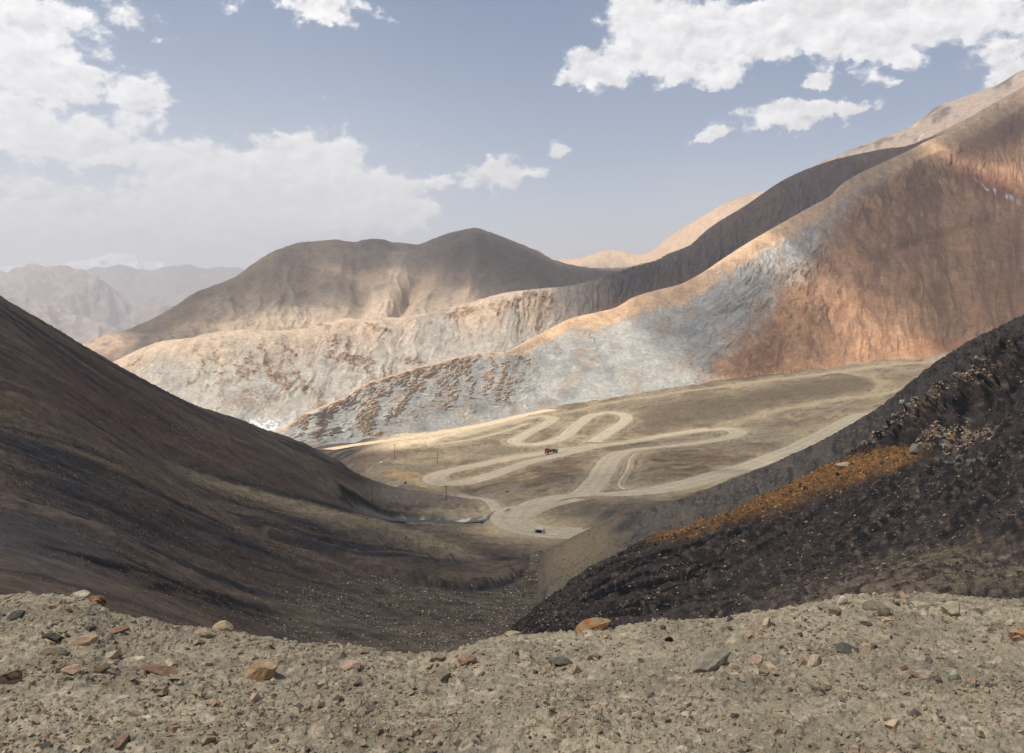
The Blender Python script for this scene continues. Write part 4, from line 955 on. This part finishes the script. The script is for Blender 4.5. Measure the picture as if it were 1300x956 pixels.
pole(555, 591, 7.5, 'faint far power pole just above the left hairpin bend', .03, 450)
pole(350.5, 620, 3.6, 'small dark power pole low on the left slope', .0, 230)
# culvert at the road edge
p = pick(685, 677, dmin=240); z = float(zterr(np.array(p[0]), np.array(p[1])))
e = empty('culvert', (p[0], p[1] - 1.0, z + .2), -.35); tag(e, 'small square concrete culvert mouth below the nearest hairpin bend', 'culvert')
join('culvert_roof', [box(3.0, 2.2, .28, (0, 0, 1.5), .04)], CONC, e)
for s in (-1, 1):
    join('culvert_wall', [box(.3, 2.2, 1.34, (s * 1.3, 0, .67), .03)], CONC, e)
join('culvert_shade_panel', [box(2.26, .1, 1.3, (0, .9, .67), 0)], DARK, e)  # dark panel standing in for the shade inside the opening
join('culvert_wing', [box(1.4, .25, .8, (-2.1, -.9, .4), .04)], CONC, e)
for k, (a, b, w, cr_, lab) in enumerate([(514.5, 614, 5, (110, 90, 80), 'dark brown boulder at the foot of the left slope by the hairpin'), (644, 626, 5, (140, 88, 70), 'reddish boulder on the flat right of the far pole'), (484, 590, 4, (214, 206, 196), 'white boulder beside the bright strip in the valley')]):
    p = pick(a, b, dmin=380); s = p[1] / F
    o = rock_mesh('boulder', (w * s, w * s * .8, w * s * .7), 150 + k, C(*cr_), ROCKM); o.location = (p[0], p[1], float(zterr(np.array(p[0]), np.array(p[1]))) + w * s * .2); tag(o, lab, 'boulder')

# ================================================================== LIGHT
SUN_EL = math.radians(62); SUN_AZ = math.radians(-112)      # azimuth from +y, negative = to the left
sd = Vector((math.sin(SUN_AZ) * math.cos(SUN_EL), math.cos(SUN_AZ) * math.cos(SUN_EL), math.sin(SUN_EL)))
ld = bpy.data.lights.new('sun', 'SUN'); ld.energy = 4.6; ld.angle = math.radians(.5); ld.color = (1, .945, .86)
lo = bpy.data.objects.new('sun', ld); COL.objects.link(lo); lo.rotation_euler = sd.to_track_quat('Z', 'Y').to_euler(); lo.location = sd * 500

# ------------------------------------------------------------------ shading clouds (real cloud volumes above the frame)
def cloud(target, z, rx, ry, rz_, tau, rot, label, seed):
    t = (z - target[2]) / sd.z
    c = Vector(target) + sd * t
    bm = bmesh.new(); bmesh.ops.create_icosphere(bm, subdivisions=6, radius=1)
    V = np.array([v.co[:] for v in bm.verts]); fs = np.array([[v.index for v in f.verts] for f in bm.faces]); bm.free()
    n = V.copy()
    k = 1 + .28 * fbm(V[:, 0] * 1.7 + seed, V[:, 1] * 1.7 + V[:, 2], 4, seed) + .10 * fbm(V[:, 0] * 7, V[:, 1] * 7 + V[:, 2] * 3, 3, seed + 5)
    V = V * k[:, None]
    thick = 1 + .5 * fbm(n[:, 0] * 3, n[:, 1] * 3, 4, seed + 9)
    V[:, 2] *= np.where(V[:, 2] < 0, .55, 1) * thick
    V = V * np.array([rx, ry, rz_])
    m = bpy.data.materials.new('cloud_volume'); m.use_nodes = True; nt = m.node_tree; nt.nodes.remove(nt.nodes['Principled BSDF'])
    vs = nt.nodes.new('ShaderNodeVolumePrincipled'); vs.inputs['Density'].default_value = tau / (1.55 * rz_); vs.inputs['Color'].default_value = (1, 1, 1, 1); vs.inputs['Anisotropy'].default_value = .4
    nt.links.new(vs.outputs[0], nt.nodes['Material Output'].inputs['Volume'])
    o = mesh_obj('cloud', V, fs, m); o.location = c; o.rotation_euler = (0, 0, rot)
    return tag(o, label, 'cloud', kind='stuff')
CLOUDS = [
    ((-20, 230, -60), 1650, 330, 260, 60, .75, 0, 'thin cloud high over the near slopes', 401),
    ((180, 560, -70), 1650, 300, 120, 50, .45, .3, 'thin cloud high over the hairpin road', 411),
    (tuple(P(1010, 300, 1600)), 1900, 620, 250, 120, 2.6, .62, 'dense cloud over the dark back ridge', 402),
    (tuple(P(930, 425, 990)), 1750, 130, 90, 60, 1.1, .5, 'small cloud over the foot of the brown hill', 408),
    (tuple(P(1260, 350, 1130)), 1800, 250, 400, 110, 1.9, .25, 'cloud over the brown hill', 403),
    (tuple(P(1275, 190, 1520)), 1900, 200, 170, 80, 1.3, .4, 'cloud over the top of the brown hill', 412),
    (tuple(P(560, 325, 2250)), 2000, 520, 240, 120, 1.4, .1, 'cloud over the top of the dome mountain', 404),
    (tuple(P(300, 385, 1900)), 1950, 300, 260, 100, 1.1, -.2, 'cloud over the left flank of the dome mountain', 405),
    (tuple(P(745, 350, 2000)), 1950, 320, 380, 110, 2.0, 0, 'cloud over the saddle beside the dome', 406),
]
for a in CLOUDS: cloud(*a)

# ------------------------------------------------------------------ haze
bm = bmesh.new(); bmesh.ops.create_cube(bm, size=1)
for v in bm.verts: v.co = Vector((v.co.x * 124000, v.co.y * 124000, -331.5 if v.co.z < 0 else 1350))
HM = bpy.data.materials.new('haze_air'); HM.use_nodes = True; nt = HM.node_tree; nt.nodes.remove(nt.nodes['Principled BSDF'])
vs = nt.nodes.new('ShaderNodeVolumePrincipled'); vs.inputs['Density'].default_value = 1.2e-4; vs.inputs['Color'].default_value = (.93, .94, .97, 1); vs.inputs['Anisotropy'].default_value = .2
nt.links.new(vs.outputs[0], nt.nodes['Material Output'].inputs['Volume'])
hz = join('haze', [bm], HM, None); tag(hz, 'pale dusty air lying over the whole valley', 'haze', kind='stuff')

# ------------------------------------------------------------------ sky
W_ = bpy.data.worlds.new('World'); SC.world = W_; W_.use_nodes = True
n, l = W_.node_tree.nodes, W_.node_tree.links
bg = n['Background']
sky = n.new('ShaderNodeTexSky'); sky.sky_type = 'NISHITA'; sky.sun_disc = False
sky.sun_elevation = SUN_EL; sky.sun_rotation = SUN_AZ; sky.altitude = 3500; sky.air_density = 1.0; sky.dust_density = 2.0; sky.ozone_density = 1.5
def M(op, *a, clamp=False):
    nd = n.new('ShaderNodeMath'); nd.operation = op; nd.use_clamp = clamp
    for i, v in enumerate(a):
        if isinstance(v, (int, float)): nd.inputs[i].default_value = v
        else: l.new(v, nd.inputs[i])
    return nd.outputs[0]
tc = n.new('ShaderNodeTexCoord'); sp = n.new('ShaderNodeSeparateXYZ'); l.new(tc.outputs['Generated'], sp.inputs[0])
az = M('MULTIPLY', M('ARCTAN2', sp.outputs[0], sp.outputs[1]), 57.2958)
el = M('MULTIPLY', M('ARCSINE', sp.outputs[2]), 57.2958)
def dirdeg(px_, py_):
    v = P(px_, py_, 1.0); return math.degrees(math.atan2(v[0], v[1])), math.degrees(math.asin(v[2] / np.linalg.norm(v)))
# cloud cells: photo position, half sizes in px, weight
CELLS = [(25, 70, 75, 42, 1), (95, 100, 40, 26, .8), (30, 10, 95, 30, .9), (165, 12, 34, 26, .7), (25, 150, 60, 24, .9), (70, 185, 100, 20, 1.1), (183, 122, 34, 30, 1), (150, 160, 40, 24, .7), (235, 205, 48, 34, .9), (300, 235, 95, 42, 1.3), (385, 205, 64, 42, 1.3), (430, 240, 84, 36, 1.3), (500, 262, 70, 30, 1.1), (350, 270, 150, 26, .7), (170, 250, 120, 24, .6), (12, 232, 24, 12, .8), (60, 285, 130, 26, .5), (240, 300, 240, 40, .62),
         (415, 8, 70, 22, 1.15), (280, 10, 40, 18, .55), (235, 48, 30, 8, .4), (640, 219, 50, 22, 1.5), (708, 195, 15, 12, 1.2), (735, 92, 36, 24, 1.3), (770, 85, 30, 22, .8), (840, 50, 74, 54, 1.3), (800, 10, 26, 26, .8), (930, 42, 78, 40, 1.25), (900, 95, 60, 12, .6), (1010, 18, 60, 26, 1), (1100, 26, 86, 42, 1.3), (1190, 10, 90, 30, 1.2), (1120, 72, 44, 20, .95), (1235, 30, 30, 18, .7),
         (1040, 103, 22, 9, 1.1), (1000, 146, 66, 17, 1.4), (1066, 143, 34, 13, 1), (1012, 168, 22, 8, 1.1), (1135, 108, 24, 9, .6), (903, 175, 24, 11, 1.4), (1288, 92, 44, 24, 1.05), (1420, 40, 120, 60, 1), (555, 225, 36, 10, .6), (1285, 35, 14, 10, .5), (-170, 120, 150, 120, 1)]
cx3 = n.new('ShaderNodeCombineXYZ'); l.new(M('MULTIPLY', az, .1), cx3.inputs[0]); l.new(M('MULTIPLY', el, .14), cx3.inputs[1]); cx3.inputs[2].default_value = 3.7
def noise(scale, detail, rough, vec, z=0):
    nd = n.new('ShaderNodeTexNoise'); nd.inputs['Scale'].default_value = scale; nd.inputs['Detail'].default_value = detail; nd.inputs['Roughness'].default_value = rough
    l.new(vec, nd.inputs['Vector']); return nd
wn = noise(4.0, 6, .65, cx3.outputs[0])
wsep = n.new('ShaderNodeSeparateColor'); l.new(wn.outputs['Color'], wsep.inputs[0])
azw = M('ADD', az, M('MULTIPLY', M('SUBTRACT', wsep.outputs[0], .5), 3.6)); elw = M('ADD', el, M('MULTIPLY', M('SUBTRACT', wsep.outputs[1], .5), 2.8))
acc = None
for (a, b, rx, ry, w) in CELLS:
    a0, e0 = dirdeg(a, b); ra = rx / F * 57.3 * .88; re = ry / F * 57.3 * .88
    dx = M('MULTIPLY', M('SUBTRACT', azw, a0), 1 / ra); dy = M('MULTIPLY', M('SUBTRACT', elw, e0), 1 / re)
    r2 = M('ADD', M('MULTIPLY', dx, dx), M('MULTIPLY', dy, dy))
    g = M('MULTIPLY', M('POWER', 2.71828, M('MULTIPLY', r2, -.9)), w)
    acc = g if acc is None else M('MAXIMUM', acc, g) if False else M('ADD', acc, g)
acc = M('MINIMUM', acc, 1.4)
fn = noise(6.5, 10, .60, cx3.outputs[0])
wv = n.new('ShaderNodeCombineXYZ'); l.new(M('MULTIPLY', azw, .1), wv.inputs[0]); l.new(M('MULTIPLY', elw, .14), wv.inputs[1]); wv.inputs[2].default_value = 1.3
def billow(vec, sc=5.):
    b_ = n.new('ShaderNodeTexVoronoi'); b_.feature = 'F1'; b_.inputs['Scale'].default_value = sc; b_.inputs['Detail'].default_value = 2; b_.inputs['Roughness'].default_value = .55
    l.new(vec, b_.inputs['Vector']); return M('SUBTRACT', .5, b_.outputs['Distance'])
bl = billow(wv.outputs[0]); fn2 = noise(1.5, 4, .5, cx3.outputs[0])
den = M('ADD', M('ADD', acc, M('MULTIPLY', M('SUBTRACT', fn.outputs['Fac'], .5), 1.8)), M('MULTIPLY', bl, .55))
def mapr(v, a, b, c, d, smooth=True):
    nd = n.new('ShaderNodeMapRange'); nd.interpolation_type = 'SMOOTHSTEP' if smooth else 'LINEAR'
    for i, x in zip((1, 2, 3, 4), (a, b, c, d)): nd.inputs[i].default_value = x
    l.new(v, nd.inputs[0]); return nd.outputs[0]
cov = mapr(den, .20, .74, 0, 1)
# far sky away from the photographed part: scattered clouds
body = M('ADD', den, 0)
sh3 = n.new('ShaderNodeVectorMath'); sh3.operation = 'ADD'; l.new(cx3.outputs[0], sh3.inputs[0]); sh3.inputs[1].default_value = (-.03, .055, 0)
fs_ = noise(6.5, 10, .60, sh3.outputs[0])
sh4 = n.new('ShaderNodeVectorMath'); sh4.operation = 'ADD'; l.new(wv.outputs[0], sh4.inputs[0]); sh4.inputs[1].default_value = (-.03, .06, 0)
rb = M('SUBTRACT', bl, billow(sh4.outputs[0]))
rel = M('SUBTRACT', fn.outputs['Fac'], fs_.outputs['Fac'])
lum = M('ADD', M('ADD', mapr(den, .6, 2.1, 1.06, .88), M('MULTIPLY', rel, .6)), M('MULTIPLY', rb, .3))  # sun side lighter, thick parts greyer: cloud shading put into the sky colour
fn3 = noise(7.0, 6, .6, cx3.outputs[0])
lum = M('MULTIPLY', lum, mapr(fn3.outputs['Fac'], .3, .7, .9, 1.06, False))
ccol = n.new('ShaderNodeVectorMath'); ccol.operation = 'SCALE'; ccol.inputs[0].default_value = (9.6, 9.5, 9.4); l.new(lum, ccol.inputs['Scale'])
tint = n.new('ShaderNodeVectorMath'); tint.operation = 'MULTIPLY'; l.new(sky.outputs[0], tint.inputs[0]); tint.inputs[1].default_value = (1.10, 1.14, 1.08)
mx = n.new('ShaderNodeMix'); mx.data_type = 'RGBA'; l.new(M('MULTIPLY', cov, .93), mx.inputs['Factor']); l.new(tint.outputs[0], mx.inputs['A']); l.new(ccol.outputs[0], mx.inputs['B'])
a1, e1 = dirdeg(120, 340)
gx_ = M('MULTIPLY', M('SUBTRACT', az, a1), 1 / 26.); gy_ = M('MULTIPLY', M('SUBTRACT', el, e1), 1 / 8.5)
hzf = M('MULTIPLY', M('POWER', 2.71828, M('MULTIPLY', M('ADD', M('MULTIPLY', gx_, gx_), M('MULTIPLY', gy_, gy_)), -1.0)), .75)
hzf = M('MAXIMUM', hzf, mapr(el, 13, 0, 0, .62))
mh = n.new('ShaderNodeMix'); mh.data_type = 'RGBA'; l.new(hzf, mh.inputs['Factor']); l.new(mx.outputs['Result'], mh.inputs['A']); mh.inputs['B'].default_value = (7.6, 7.5, 7.6, 1)
l.new(mh.outputs['Result'], bg.inputs['Color']); bg.inputs['Strength'].default_value = .1

# ================================================================== CAMERA
cd = bpy.data.cameras.new('camera'); cam = bpy.data.objects.new('camera', cd); COL.objects.link(cam)
cd.sensor_width = 36; cd.lens = 36 * F / 1300; cd.clip_start = .1; cd.clip_end = 200000
cam.rotation_euler = (math.pi / 2 - TH, 0, 0); SC.camera = cam
SC.view_settings.view_transform = 'Standard'; SC.view_settings.look = 'None'; SC.view_settings.gamma = 1; SC.view_settings.exposure = .22
SC.view_settings.use_curve_mapping = False
cy = SC.cycles
cy.use_denoising = True; cy.max_bounces = 6; cy.diffuse_bounces = 2; cy.glossy_bounces = 2; cy.transparent_max_bounces = 8; cy.volume_bounces = 1; cy.volume_step_rate = 5; cy.volume_max_steps = 64
cy.sample_clamp_indirect = 5
